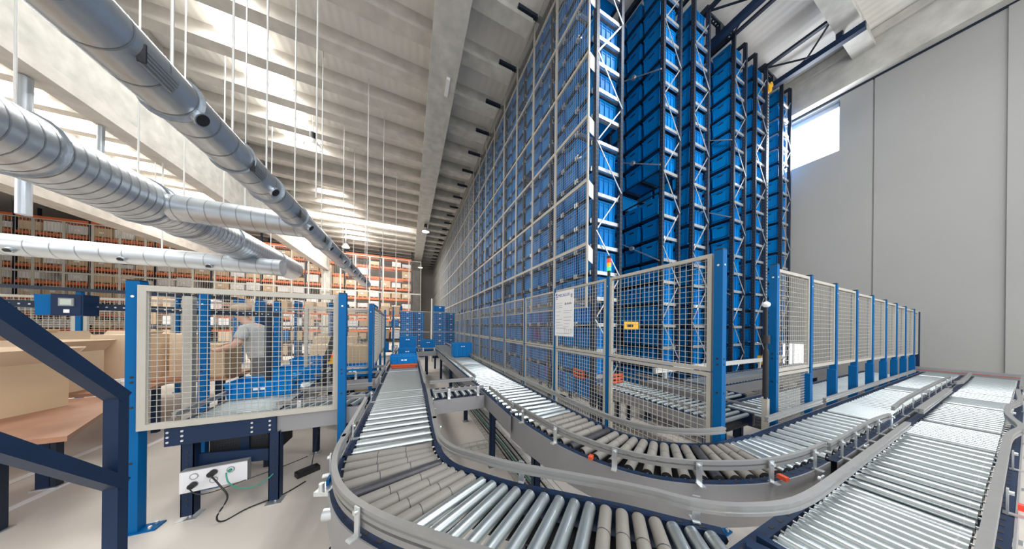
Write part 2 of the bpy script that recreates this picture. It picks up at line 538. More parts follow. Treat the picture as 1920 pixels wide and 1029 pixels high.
def tote_mesh(w_=TW, d=TD, h=TH, m='tote', detail=True):
    b = MB()
    t = .012
    tp = .018
    # outer tapered walls with inner walls
    o0 = [(-w_ / 2 + tp, -d / 2 + tp, 0), (w_ / 2 - tp, -d / 2 + tp, 0), (w_ / 2 - tp, d / 2 - tp, 0), (-w_ / 2 + tp, d / 2 - tp, 0)]
    k = .008
    o1 = [(-w_ / 2 + k, -d / 2 + k, h - .03), (w_ / 2 - k, -d / 2 + k, h - .03), (w_ / 2 - k, d / 2 - k, h - .03), (-w_ / 2 + k, d / 2 - k, h - .03)]
    o2 = [(-w_ / 2, -d / 2, h - .03), (w_ / 2, -d / 2, h - .03), (w_ / 2, d / 2, h - .03), (-w_ / 2, d / 2, h - .03)]
    o3 = [(x, y, h) for x, y, z in o2]
    q = .016
    i3 = [(-w_ / 2 + q, -d / 2 + q, h), (w_ / 2 - q, -d / 2 + q, h), (w_ / 2 - q, d / 2 - q, h), (-w_ / 2 + q, d / 2 - q, h)]
    i0 = [(-w_ / 2 + tp + t, -d / 2 + tp + t, .012), (w_ / 2 - tp - t, -d / 2 + tp + t, .012), (w_ / 2 - tp - t, d / 2 - tp - t, .012), (-w_ / 2 + tp + t, d / 2 - tp - t, .012)]
    vs = o0 + o1 + o2 + o3 + i3 + i0
    fs = [(3, 2, 1, 0), (20, 21, 22, 23)]
    for a, c in ((0, 4), (4, 8), (8, 12), (12, 16), (16, 20)):
        for i in range(4):
            j = (i + 1) % 4
            fs.append((a + i, a + j, c + j, c + i))
    b.add(vs, fs, m)
    if detail:
        # vertical ribs on the long sides, framed panel and hand slot on the short sides
        for s in (-1, 1):
            for i in range(5):
                x = -w_ / 2 + .05 + i * (w_ - .1) / 4
                b.box(x - .008, x + .008, min(s * (d / 2 - .014), s * (d / 2 + .006)), max(s * (d / 2 - .014), s * (d / 2 + .006)), .03, h - .03, m)
            b.box(-w_ / 2 + .03, w_ / 2 - .03, min(s * (d / 2 - .012), s * (d / 2 - .003)), max(s * (d / 2 - .012), s * (d / 2 - .003)), h - .075, h - .06, m)
            X = s * (w_ / 2 - .004)
            X2 = s * (w_ / 2 - .016)
            for (y0, y1, z0, z1) in ((-d / 2 + .035, d / 2 - .035, .04, .052), (-d / 2 + .035, d / 2 - .035, h - .06, h - .048), (-d / 2 + .035, -d / 2 + .047, .04, h - .05), (d / 2 - .047, d / 2 - .035, .04, h - .05)):
                b.box(min(X, X2), max(X, X2), y0, y1, z0, z1, m)
            b.box(min(X2, s * (w_ / 2 - .006)), max(X2, s * (w_ / 2 - .006)), -.06, .06, h - .095, h - .07, 'black')
    return b


TM = tote_mesh().mesh('tote')
TM2 = tote_mesh(m='tote_side').mesh('tote')
RACKS = [('mesh-fronted', 2.85, 3.42), ('second', 4.57, 5.10), ('third', 5.58, 6.14), ('fourth', 7.24, 7.80), ('fifth', 8.34, 8.93), ('sixth', 9.93, 10.50)]
NLEV = 19
LZ = [.40 + .445 * k for k in range(NLEV)]
Y0 = 3.0
BAY = 1.33


def tote_y(c):
    bay, i = divmod(c, 3)
    return Y0 + bay * BAY + .06 + .20 + i * .425


BIG = MB()


def simple_tote(b, cx, cy, z, w_=TW, d=TD, h=TH):
    m = 'tote'
    b.box(cx - w_ / 2 + .012, cx + w_ / 2 - .012, cy - d / 2 + .012, cy + d / 2 - .012, z, z + h - .03, m)
    b.box(cx - w_ / 2, cx + w_ / 2, cy - d / 2, cy + d / 2, z + h - .03, z + h - .005, m)


skip = set()
for r_i in range(6):
    for c in range(70):
        for l in range(NLEV):
            if random.random() < .045: skip.add((r_i, c, l))
SK1 = {(0, 0, 3), (0, 0, 10), (0, 0, 15), (1, 0, 9), (1, 1, 9)}
full_cols = {0: 5, 1: 2, 2: 1, 3: 2, 4: 1, 5: 2}
cnt = 0
colw = ['front', 'second', 'third', 'fourth', 'fifth', 'sixth']
for ri, (nm, xa, xb) in enumerate(RACKS):
    ncol = 62 if ri == 0 else 10
    for c in range(ncol):
        for l in range(NLEV):
            if (ri, c, l) in skip and c > 0 or (ri, c, l) in SK1: continue
            cx, cy = (xa + xb) / 2, tote_y(c)
            if c < full_cols[ri]:
                lab = 'blue tote, %s shelf up, %s column of the %s rack row' % (ORD[l], colw[c], nm)
                put(TM if (ri + c + l) % 2 else TM2, 'storage_tote', None, (cx + random.uniform(-.008, .008), cy + random.uniform(-.01, .01), LZ[l] + .005), 0, ((xb - xa - .02) / TW, 1, 1),
                    lab, 'tote', 'blue totes stored in the tall racks')
                cnt += 1
            else:
                simple_tote(BIG, cx, cy, LZ[l], xb - xa - .02, TD)
BIG.build('storage_totes', kind='stuff', label='masses of blue totes filling the tall racks beyond the front columns', cat='totes')

# ------------------------------------------------------------------ racks


def upright_mesh(h, w_=.062, d=.07):
    b = MB()
    b.box(-w_ / 2, w_ / 2, -d / 2, d / 2, 0, h, 'navy2')
    z = .06
    while z < h - .05:     # perforation
        for dx in (-.014, .014):
            b.box(dx - .004, dx + .004, -d / 2 - .0015, -d / 2, z, z + .018, 'hole')
        b.box(-w_ / 2 - .0015, -w_ / 2, -.005, .005, z, z + .018, 'hole')
        z += .075
    b.box(-w_ / 2 - .03, w_ / 2 + .03, -d / 2 - .03, d / 2 + .03, 0, .008, 'galv')
    return b


UH = 8.95
UP = upright_mesh(UH).mesh('upright')
b = MB(); b.box(-.031, .031, -.035, .035, 0, UH, 'navy2'); UPS = b.mesh('upright')
for ri, (nm, xa, xb) in enumerate(RACKS):
    nb = 21 if ri == 0 else 3
    t = thing('storage_rack', 'navy steel miniload rack full of blue totes, %s' % ('behind the tall wire mesh screen' if ri == 0 else ORD[ri] + ' row from the mesh screen'), 'storage rack')
    for k in range(nb + 1):
        yy = Y0 + k * BAY
        for xx in (xa - .0, xb + .0):
            put(UP if k < 2 else UPS, 'upright', t, (xx, yy, 0))
        if k < 1 or (ri == 0 and k < 8):
            b = MB()
            z = .30
            left = True
            # nodes chosen so that left nodes sit at 3.29+1.5k
            zz = .29
            while zz + .75 < UH:
                b.bar((xa, yy - .02, zz), (xb, yy - .02, zz + .75), .02, .010, 'galv', up=(0, 1, 0))
                if zz + 1.5 < UH:
                    b.bar((xb, yy - .035, zz + .75), (xa, yy - .035, zz + 1.5), .02, .010, 'galv', up=(0, 1, 0))
                zz += 1.5
            b.build('brace', t)
    # shelf rails under totes (per level, one part)
    for l in range(NLEV):
        b = MB()
        for k in range(nb * 3):
            yy = tote_y(k)
            if k < 12 or k % 1 == 0:
                for s in (-1, 1):
                    ys = yy + s * (TD / 2 - .0)
                    if k < 9 and ri == 0:
                        b.box(xa + .0, xb - .0, ys - .025, ys + .012, LZ[l] - .045, LZ[l] - .003, 'galv')
                        b.box(xa - .02, xa + .01, ys - .012, ys + .015, LZ[l] - .06, LZ[l] + .02, 'galv')
                    elif ri > 0:
                        b.box(xa, xb, ys - .02, ys + .008, LZ[l] - .04, LZ[l] - .003, 'navy2')
                    else:
                        b.box(xa - .02, xa + .04, ys - .015, ys + .015, LZ[l] - .04, LZ[l] - .003, 'galv')
        # bright front angle on the end face
        b.box(xa + .03, xb - .03, Y0 - .0, Y0 + .03, LZ[l] - .06, LZ[l] - .0, 'galv')
        b.box(xa - .012, xa + .012, Y0, Y0 + nb * BAY, LZ[l] - .028, LZ[l] - .006, 'navy2')
        b.box(xb - .012, xb + .012, Y0, Y0 + nb * BAY, LZ[l] - .028, LZ[l] - .006, 'navy2')
        b.build('shelf_rail', t)
    # top ties
    b = MB()
    b.box(xa - .03, xa + .03, Y0, Y0 + nb * BAY, UH - .02, UH + .05, 'navy2')
    b.box(xb - .03, xb + .03, Y0, Y0 + nb * BAY, UH - .02, UH + .05, 'navy2')
    b.build('top_rail', t)
    if ri == 0:
        for k in range(24):
            b = MB(); yy = 3.6 + k * 1.22
            b.box(2.22, 2.85, yy - .04, yy + .04, 8.98, 9.06, 'navy2')
            b.build('roof_stub', t)
# diagonal bracing tubes across the back-to-back rows, seen in the dark aisle faces
for (xa, z0, nmx) in ((4.54, 3.0, 'second'), (7.21, 2.5, 'fourth')):
    t = thing('rack_bracing', 'grey diagonal bracing rod on the aisle side of the %s rack' % nmx, 'bracing')
    for i in range(3):
        b = MB()
        b.bar((xa - .02, 3.0, z0 + i * 1.9), (xa - .02, 3.0 + BAY, z0 + i * 1.9 + .9), .022, .022, 'galv')
        b.cyl((xa - .05, 3.62, z0 + i * 1.9 + .42), (xa, 3.62, z0 + i * 1.9 + .42), .05, 'galv', 10)
        b.build('tie_rod', t)

# crane guide rails above the aisles
CR = []
for (xa, xb, ya, lab) in ((3.42, 4.57, 2.2, 'first'), (6.14, 7.24, .9, 'second'), (8.93, 9.93, 1.55, 'third')):
    t = thing('crane_top_rail', 'dark blue girder frame projecting above the %s aisle from the rack tops' % lab, 'girder')
    xc = (xa + xb) / 2
    for xx, wd, hh, m_ in ((xa, .06, .07, 'navy2'), (xc, .09, .15, 'navy'), (xb, .05, .06, 'navy2')):
        b = MB()
        b.bar((xx, ya + (.25 if xx != xc else 0), 8.62 if xx == xc else 8.9), (xx, 12, 8.62 if xx == xc else 8.9), wd, hh, m_)
        b.bar((xx, ya + (.25 if xx != xc else 0), (8.62 if xx == xc else 8.9) - hh * .5), (xx, 12, (8.62 if xx == xc else 8.9) - hh * .5), wd * 1.5, .015, m_)
        b.build('girder', t)
    for yy in (ya + .35, 3.05, 4.4, 5.7):
        b = MB(); b.bar((xa, yy, 8.88), (xb, yy, 8.88), .09, .05, 'navy2')
        for q in range(10):
            xq = xa + .1 + q * (xb - xa - .2) / 9
            b.cbox((xq, yy, 8.853), (.03, .02, .004), 'white_m')
        b.bar((xc, yy, 8.7), (xc, yy, 8.9), .1, .1, 'navy2')
        b.build('cross_beam', t)
    b = MB()
    b.bar((xa, ya + .35, 8.9), (xc, 2.4, 8.75), .03, .03, 'navy2'); b.bar((xc, 2.4, 8.75), (xa, 3.05, 8.9), .03, .03, 'navy2')
    b.bar((xb, ya + .35, 8.9), (xc, 2.4, 8.75), .03, .03, 'navy2'); b.bar((xc, 2.4, 8.75), (xb, 3.05, 8.9), .03, .03, 'navy2')
    b.build('brace', t)
# stacker crane in the last aisle
t = thing('stacker_crane', 'stacker crane with orange motor on a slim mast in the last aisle', 'crane')
b = MB(); b.box(9.02, 9.14, 3.0, 3.12, .55, 8.55, 'galv')
z = .7
while z < 8.4:
    b.box(9.05, 9.11, 2.997, 3.0, z, z + .03, 'black'); z += .085
b.build('mast', t)
b = MB(); b.cbox((9.16, 3.1, 8.42), (.16, .16, .14), 'yellow'); b.cyl((9.10, 2.96, 8.36), (9.10, 3.12, 8.36), .10, 'yellow', 16); b.cyl((9.2, 2.96, 8.5), (9.2, 3.12, 8.5), .07, 'yellow', 12)
b.build('motor', t)
b = MB(); b.cbox((9.3, 3.2, .80), (.9, .6, .25), 'yellow'); b.cbox((9.3, 3.0, .62), (1.0, .5, .14), 'navy'); b.cbox((8.9, 2.85, .95), (.18, .1, .3), 'yellow')
b.build('base', t)
# yellow aisle tag
b = MB(); b.bar((3.36, 2.975, 1.70), (4.60, 2.975, 1.70), .02, .02, 'navy2'); b.cbox((3.70, 2.96, 1.70), (.36, .012, .14), 'yellow'); b.cbox((3.66, 2.953, 1.70), (.16, .004, .05), 'black')
b.build('aisle_sign', label='small yellow sign board hanging at the entrance of the first rack aisle', cat='sign')
# bright cross brace lit between racks, orange crates at the first rack foot

# ------------------------------------------------------------------ wire mesh


def grid_mesh(w_, h, pitch_x, pitch_z, wire, m='cream', m2=None):
    """in plane XZ, x 0..w, z 0..h"""
    b = MB()
    n = max(1, round(w_ / pitch_x))
    for i in range(1, n):
        x = w_ * i / n
        b.box(x - wire / 2, x + wire / 2, -wire / 2, wire / 2, 0, h, m)
    k = max(1, round(h / pitch_z))
    for i in range(1, k):
        z = h * i / k
        b.box(0, w_, -wire * 1.4, -wire * .4, z - wire / 2, z + wire / 2, m2 or m)
    return b.mesh('wire_grid')


def frame_mesh(w_, h, t, d, m='frame', mids=()):
    b = MB()
    b.box(0, t, -d / 2, d / 2, 0, h, m); b.box(w_ - t, w_, -d / 2, d / 2, 0, h, m)
    b.box(t, w_ - t, -d / 2, d / 2, 0, t, m); b.box(t, w_ - t, -d / 2, d / 2, h - t, h, m)
    for z in mids:
        b.box(t, w_ - t, -d / 2, d / 2, z - t / 2, z + t / 2, m)
    return b.mesh('frame')


# tall screen in front of the first rack (plane X=2.725, seen from -X side)
SW = .962
rows = 6
RH = 1.08
gm = grid_mesh(SW, RH, .06, .05, .0022, 'cream')
fm = frame_mesh(SW, RH, .028, .025, 'cream')
gfar = grid_mesh(SW, RH, .06, .05, .0045, 'cream')
for k in range(29):
    lab = 'cream steel mesh screen over the first rack, ' + ('column at the front corner' if k == 0 else ('%s column from the front corner' % ORD[k]) if k < 20 else 'far column towards the end wall')
    t = thing('mesh_screen', lab, 'mesh screen', 'tall mesh screens over the first rack' if k >= 20 else None, (2.725, 3.03 + k * SW, 1.99), R(90))
    for r_ in range(7):
        h = RH if r_ < 6 else .55
        put(fm, 'frame', t, (0, 0, r_ * RH), 0, (1, 1, h / RH))
        put(gm if k < 8 else gfar, 'wire_grid', t, (0, 0, r_ * RH), 0, (1, 1, h / RH))
# brackets between screen and rack at the corner
t = thing('screen_bracket', 'white gusset brackets tying the mesh screen corner to the rack upright', 'bracket')
for z in (3.05, 4.13, 5.2, 6.28, 7.36):
    b = MB()
    b.add([(2.73, 3.02, z), (2.73, 3.02, z - .26), (2.84, 3.0, z - .34), (2.84, 3.0, z - .1)], [(0, 1, 2, 3)], 'white_m')
    b.add([(2.73, 3.026, z), (2.73, 3.026, z - .26), (2.84, 3.006, z - .34), (2.84, 3.006, z - .1)], [(3, 2, 1, 0)], 'white_m')
    b.build('gusset', t)


def post(x, y, h, label, w_=.06, rz=0, group=None, base=True):
    t = thing('fence_post', label, 'fence post', group, (x, y, 0), rz)
    b = MB()
    b.box(-w_ / 2, w_ / 2, -w_ / 2, w_ / 2, .0, h, 'blue')
    for z in (h - .12, h * .62, h * .60, h * .28, h * .5):
        b.cyl((0, -w_ / 2 - .002, z), (0, -w_ / 2, z), w_ * .14, 'black' if z < h - .2 else 'white_m', 8)
        b.cyl((-w_ / 2 - .002, 0, z), (-w_ / 2, 0, z), w_ * .14, 'black' if z < h - .2 else 'white_m', 8)
    b.build('pole', t)
    b = MB(); b.box(-w_ * .5 - .02, w_ * .5 + .10, -w_ * .7, w_ * .7, 0, .012, 'blue')
    for q in (-w_ * .4, w_ * .4):
        b.cyl((w_ * .5 + .06, q, .012), (w_ * .5 + .06, q, .03), .011, 'galv', 8)
    b.build('base_plate', t)
    b = MB(); b.box(-w_ / 2 + .002, w_ / 2 - .002, -w_ / 2 + .002, w_ / 2 - .002, h, h + .012, 'navy2'); b.build('cap', t)
    return t


# fence alongside lane B, plane X = 2.29
FY = [1.02, 2.16, 3.31, 4.45, 5.6, 6.78, 8.0, 9.2, 10.4, 11.6, 12.8]
for i, yy in enumerate(FY[:-1]):
    post(2.29, yy, 2.29 + i * .006, 'thick blue corner post of the right-hand mesh fence' if i == 0 else 'blue post of the long mesh fence beside the rack, %s after the corner post' % ORD[i - 1],
         .06 if i == 0 else .04)
for i in range(len(FY) - 1):
    y0, y1 = FY[i] + (.05 if i == 0 else .028), FY[i + 1] - .028
    wd = y1 - y0
    z0 = .22
    t = thing('mesh_fence', 'cream wire mesh fence panel %s' % ('next to the thick corner post' if i == 0 else 'carrying the white notice board' if i == 1 else 'in the long fence beside the rack, %s from the corner' % ORD[i]),
              'fence panel', None, (2.29, y0, z0), R(90))
    put(frame_mesh(wd, 1.075, .032, .03), 'frame', t, (0, 0, 0))
    put(frame_mesh(wd, .975, .032, .03), 'frame', t, (0, 0, 1.085))
    wire = .0034 if i < 3 else .0038
    put(grid_mesh(wd, 1.075, .05 if i < 3 else .06, .05, wire), 'wire_grid', t, (0, 0, 0))
    put(grid_mesh(wd, .975, .05 if i < 3 else .06, .05, wire), 'wire_grid', t, (0, 0, 1.085))

# notice board on the fence
t = thing('notice_board', 'white notice board with blue heading fixed to the mesh fence', 'sign', None, (2.262, 3.275, 1.515), R(-90))
b = MB(); b.box(0, .48, -.006, .0, 0, .725, 'white')
b.build('board', t)


def text(s, parent, x, z, size, m, y=-.008, name='lettering', rz=0, rx=90, ext=.0005, loc=None):
    c = bpy.data.curves.new(name, 'FONT')
    c.body = s
    c.size = size
    c.extrude = ext
    c.resolution_u = 3
    c.materials.append(M[m])
    o = bpy.data.objects.new(name, c)
    COL.objects.link(o)
    o.parent = parent
    o.location = loc or (x, y, z)
    o.rotation_euler = (R(rx), 0, rz)
    me = bpy.data.meshes.new_from_object(o)
    n = put(me, name, parent, tuple(o.location)); n.rotation_euler = (R(rx), 0, rz)
    bpy.data.objects.remove(o)
    return n


text('MECALUX', t, .085, .635, .066, 'textblue')
b = MB()
b.box(.03, .055, -.009, -.006, .66, .70, 'textblue'); b.box(.03, .075, -.009, -.006, .635, .65, 'textblue'); b.box(.04, .06, -.009, -.006, .60, .62, 'textblue')
b.box(.41, .425, -.009, -.006, .60, .66, 'textgrey'); b.box(.435, .45, -.009, -.006, .60, .66, 'textgrey')
b.build('logo', t)
b = MB()
b.box(.27, .285, -.009, -.006, .495, .53, 'black')
for q in range(7): b.box(.30 + q * .02, .314 + q * .02, -.008, -.006, .50, .52 + (q % 3) * .006, 'textgrey')
random.seed(5)
for z, x0, x1 in ((.53, .03, .2), (.49, .03, .19), (.46, .03, .2), (.40, .24, .45), (.395, .03, .16), (.37, .24, .40), (.33, .03, .12), (.30, .24, .44), (.27, .03, .2), (.25, .24, .42), (.22, .03, .15), (.2, .25, .38), (.175, .03, .22), (.15, .24, .36), (.125, .03, .3), (.04, .03, .4)):
    b.box(x0, x1, -.008, -.006, z, z + .005, 'textgrey')
for x in (.26, .31, .36, .41, .45):
    b.box(x, x + .003, -.008, -.006, .05, .11, 'textgrey')
b.box(.24, .45, -.008, -.006, .11, .113, 'textgrey')
b.build('printed_lines', t)

# signal tower on the second post
t = thing('signal_tower', 'small red amber green signal light on top of the second fence post', 'signal light', None, (2.29, 2.16, 2.31))
b = MB(); b.cyl((0, 0, 0), (0, 0, .06), .018, 'black', 10); b.cyl((0, 0, .215), (0, 0, .25), .024, 'black', 10); b.build('base', t)
for k, m_ in enumerate(('green', 'amber', 'red')):
    b = MB(); b.cyl((0, 0, .06 + k * .052), (0, 0, .11 + k * .052), .027, m_, 14); b.build('light_segment', t)

# perpendicular fence at Y = 1.03
PX = [3.29, 4.165, 5.0, 5.86, 6.69, 7.51, 8.29, 9.05, 9.88]
for i, xx in enumerate(PX):
    h = 2.29 - .022 * i
    post(xx, 1.03, h, 'thick blue gate post at the right of the fence opening' if i == 0 else 'blue post of the fence running to the grey wall, %s after the gate post' % ORD[i - 1], .055 if i == 0 else .055)
    if i > 0:
        b = MB(); b.box(xx - .10, xx - .03, .99, 1.06, 0, 1.18 - .01 * i, 'blue')
        b.build('support_post', label='short blue stub post standing beside the %s wall-side fence post' % ORD[i - 1], cat='post')
b = MB(); b.box(10.38, 10.44, 1.0, 1.06, 0, 2.08, 'navy'); b.build('fence_post', label='dark blue end post of the fence against the grey wall', cat='fence post')
PX2 = PX + [10.41]
for i in range(len(PX2) - 1):
    x0, x1 = PX2[i] + (.045 if i == 0 else .03), PX2[i + 1] - (.03)
    zt = 2.27 - .022 * (i + .5)
    z0 = 1.235 - .012 * i
    t = thing('mesh_fence', 'cream mesh panel of the fence running to the wall, %s' % ('first beside the gate post' if i == 0 else ORD[i] + ' from the gate post'), 'fence panel', None, (x0, 1.03, z0))
    wd = x1 - x0
    put(frame_mesh(wd, zt - z0, .03, .03), 'frame', t)
    put(grid_mesh(wd, zt - z0, .05, .05, .0032), 'wire_grid', t)
    if i == 0:
        put(frame_mesh(wd, .62, .03, .03), 'frame', t, (0, 0, -.63))
        put(grid_mesh(wd, .62, .03, .03, .0026), 'wire_grid', t, (0, 0, -.63))

# black pole with a white ball
t = thing('sensor_pole', 'slim black pole with a white ball on top in the fence opening', 'pole', None, (3.185, 1.05, 0))
b = MB(); b.cyl((0, 0, .9), (0, 0, 1.88), .013, 'black', 10); b.cyl((0, 0, 1.52), (0, 0, 1.60), .03, 'black', 10); b.cyl((0, 0, 1.0), (0, 0, 1.45), .022, 'black', 10); b.build('pole', t)
b = MB(); b.sphere((0, 0, 1.90), .03, 'white', 14); b.build('ball', t)
b = MB(); b.box(-.02, .03, -.02, .02, 0, .98, 'frame'); b.build('foot', t)

# ------------------------------------------------------------------ conveyors
ZR = .82     # top of rollers
RR = .027
_rc = {}


def roller_mesh(L, r=RR, m='roller', taper=0.):
    key = (round(L, 3), r, m, taper)
    if key in _rc: return _rc[key]
    b = MB()
    b.cyl((0, 0, 0), (L, 0, 0), r, m, 18, r * (1 + taper), True, 'black')
    b.cyl((-.03, 0, 0), (0, 0, 0), .006, 'galv', 8)
    b.cyl((L, 0, 0), (L + .03, 0, 0), .006, 'galv', 8)
    if m == 'sleeve':
        for q in (.33, .66):
            b.cyl((L * q - .002, 0, 0), (L * q + .002, 0, 0), r * (1 + taper * q) + .0006, 'darkroll', 18, None, False)
    if m == 'roller':
        b.cyl((.02, 0, 0), (.024, 0, 0), r + .0006, 'galv', 18, None, False)
    _rc[key] = b.mesh('roller')
    return _rc[key]


def add_roller(t, p, q, r=RR, m='roller', taper=0., z=ZR):
    p, q = Vector(p), Vector(q)
    L = (q - p).length
    put(roller_mesh(L, r, m, taper), 'roller', t, (p.x, p.y, z - r * (1 + taper)), math.atan2(q.y - p.y, q.x - p.x))


def lerp(a, b, t): return (a[0] + (b[0] - a[0]) * t, a[1] + (b[1] - a[1]) * t)


def offset(path, d):
    out = []
    for i, p in enumerate(path):
        a = Vector(path[max(i - 1, 0)]); b_ = Vector(path[min(i + 1, len(path) - 1)])
        v = (b_ - a).normalized()
        out.append((p[0] + v.y * d, p[1] - v.x * d))
    return out


RAIL = [(-.010, .885), (.010, .885), (.010, .897), (.004, .900), (.004, .905), (.010, .908), (.010, .92), (-.010, .92), (-.010, .908), (-.004, .905), (-.004, .900), (-.010, .897)]
RAIL_BIG = [(-.013, .878), (.013, .878), (.013, .892), (.008, .895), (.008, .903), (.013, .906), (.013, .921), (-.013, .921), (-.013, .906), (-.008, .903), (-.008, .895), (-.013, .892)]


def side_frame(t, path, sgn, outer_sheet=True, z1=.80, slots=True, h=.15):
    """path = roller ends; sgn=+1 frame lies to the right of travel"""
    b = MB()
    pf = offset(path, sgn * .012)
    # inner channel wall, top flange
    s = sgn
    b.sweep(pf, [(0, z1 - h), (s * .004, z1 - h), (s * .004, z1), (0, z1)][::s], 'navy')
    b.sweep(pf, [(0, z1), (s * .042, z1), (s * .042, z1 + .004), (0, z1 + .004)][::s], 'navy')
    if slots:
        acc = 0
        po = offset(path, sgn * .032)
        for i in range(len(po) - 1):
            a, c = Vector(po[i]), Vector(po[i + 1])
            L = (c - a).length
            while acc < L:
                p = a.lerp(c, acc / L)
                an = math.atan2(c.y - a.y, c.x - a.x)
                b.cbox((p.x, p.y, z1 + .0045), (.026, .013, .002), 'black', an)
                acc += .085
            acc -= L
    b.build('channel', t)
    if outer_sheet:
        b = MB()
        po = offset(path, sgn * .055)
        b.sweep(po, [(0, z1 - h - .005), (s * .006, z1 - h - .005), (s * .006, z1 + .006), (0, z1 + .006)][::s], 'sheet')
        b.build('side_sheet', t)


def rail(t, path, big=False, name='guide_rail'):
    b = MB(); b.sweep(path, RAIL_BIG if big else RAIL, 'alu'); b.build(name, t)


def brackets(t, path, sgn, every, z0=.805, off=.0):
    acc = every * .5
    n = 0
    for i in range(len(path) - 1):
        a, c = Vector(path[i]), Vector(path[i + 1])
        L = (c - a).length
        while acc < L:
            p = a.lerp(c, acc / L)
            an = math.atan2(c.y - a.y, c.x - a.x)
            nx, ny = (c - a).normalized().y * sgn, -(c - a).normalized().x * sgn
            b = MB()
            b.cbox((p.x + nx * .022, p.y + ny * .022, (z0 + .925) / 2), (.03, .006, .925 - z0), 'galv', an)
            b.cbox((p.x + nx * .035, p.y + ny * .035, z0 + .005), (.03, .045, .006), 'galv', an)
            b.cyl((p.x + nx * .02, p.y + ny * .02, .907), (p.x + nx * .036, p.y + ny * .036, .907), .010, 'galv', 8)
            b.build('bracket', t)
            acc += every
        acc -= L


def tray(t, outer, inner, a=.22, c=.78, z=.69):  # black sheet below the rollers, stands in for the shade under the lane
    b = MB()
    vs = []
    for p, q in zip(outer, inner):
        u, v = lerp(p, q, a), lerp(p, q, c)
        vs += [(u[0], u[1], z), (v[0], v[1], z), (v[0], v[1], z - .012), (u[0], u[1], z - .012)]
    fs = []
    for i in range(len(outer) - 1):
        for k in range(4):
            fs.append((i * 4 + k, i * 4 + (k + 1) % 4, i * 4 + 4 + (k + 1) % 4, i * 4 + 4 + k))
    fs += [(3, 2, 1, 0), tuple(len(vs) - 4 + k for k in range(4))]
    b.add(vs, fs, 'black')
    b.build('under_shade_sheet', t)


def leg(t, x, y, h=.64, w_=.06):
    b = MB()
    b.box(x - w_ / 2, x + w_ / 2, y - w_ / 2, y - w_ / 2 + .006, .03, h, 'navy')
    b.box(x - w_ / 2, x - w_ / 2 + .006, y - w_ / 2, y + w_ / 2, .03, h, 'navy')
    b.box(x + w_ / 2 - .006, x + w_ / 2, y - w_ / 2, y + w_ / 2, .03, h, 'navy')
    b.box(x - w_ / 2 - .02, x + w_ / 2 + .02, y - w_ / 2 - .02, y + w_ / 2 + .02, 0, .006, 'galv')
    b.cyl((x, y, .006), (x, y, .05), .012, 'galv', 8)
    z = .12
    while z < h - .05:
        b.cbox((x, y - w_ / 2 - .001, z), (.012, .002, .02), 'black'); z += .05
    b.build('leg', t)


def cross_bar(t, p, q, z=.6):
    b = MB(); b.bar((*p, z), (*q, z), .05, .07, 'navy'); b.build('cross_bar', t)


def pairs_path(pairs, n=8):
    s = spline([(*o, *i) for o, i in pairs], n)
    return [(a[0], a[1]) for a in s], [(a[2], a[3]) for a in s]


def walk(outer, inner, pitch, start=0.):
    """yield (outer,inner) spaced by mean of both edge lengths"""
    acc = start
    for i in range(len(outer) - 1):
        L = .5 * ((Vector(outer[i + 1]) - Vector(outer[i])).length + (Vector(inner[i + 1]) - Vector(inner[i])).length)
        while acc < L:
            t = acc / L
            yield lerp(outer[i], outer[i + 1], t), lerp(inner[i], inner[i + 1], t)
            acc += pitch
        acc -= L


# ---- lane A, straight part (from the far end towards the camera)
tA = thing('roller_conveyor', 'long straight roller conveyor coming towards the camera beside the first curve', 'conveyor')
ax0, ax1 = -.335, .165
for yy0, yy1, pit, tp in ((1.86, 2.62, .122, 0), (2.68, 2.98, .066, 0), (3.04, 3.30, .066, 0), (3.34, 4.7, .06, 0), (4.8, 6.8, .075, 0), (6.9, 8.6, .09, 0)):
    yy = yy0
    while yy < yy1:
        add_roller(tA, (ax0, yy), (ax1, yy), .030 if pit > .1 else RR); yy += pit
side_frame(tA, [(ax0, 8.8), (ax0, 1.8)], 1)
side_frame(tA, [(ax1, 8.8), (ax1, 1.8)], -1)
for yy in (2.65, 3.01, 3.32, 4.75):
    b = MB(); b.box(ax0, ax1, yy - .012, yy + .012, .78, .806, 'galv'); b.build('cross_plate', tA)
rail(tA, [(ax0 - .06, 8.8), (ax0 - .06, 3.55)], True)
rail(tA, [(ax0 - .06, 2.78), (ax0 - .06, 1.85)], True)
rail(tA, [(ax1 + .04, 8.8), (ax1 + .04, 3.35)], True)
brackets(tA, [(ax0 - .06, 8.8), (ax0 - .06, 1.9)], -1, .9)
for yy in (4.2, 5.9, 7.6):
    leg(tA, ax0 - .03, yy); leg(tA, ax1 + .03, yy); cross_bar(tA, (ax0, yy), (ax1, yy))
leg(tA, ax1 + .03, 2.7)

tray(tA, [(ax0, 8.7), (ax0, 1.85)], [(ax1, 8.7), (ax1, 1.85)], .05, .95)
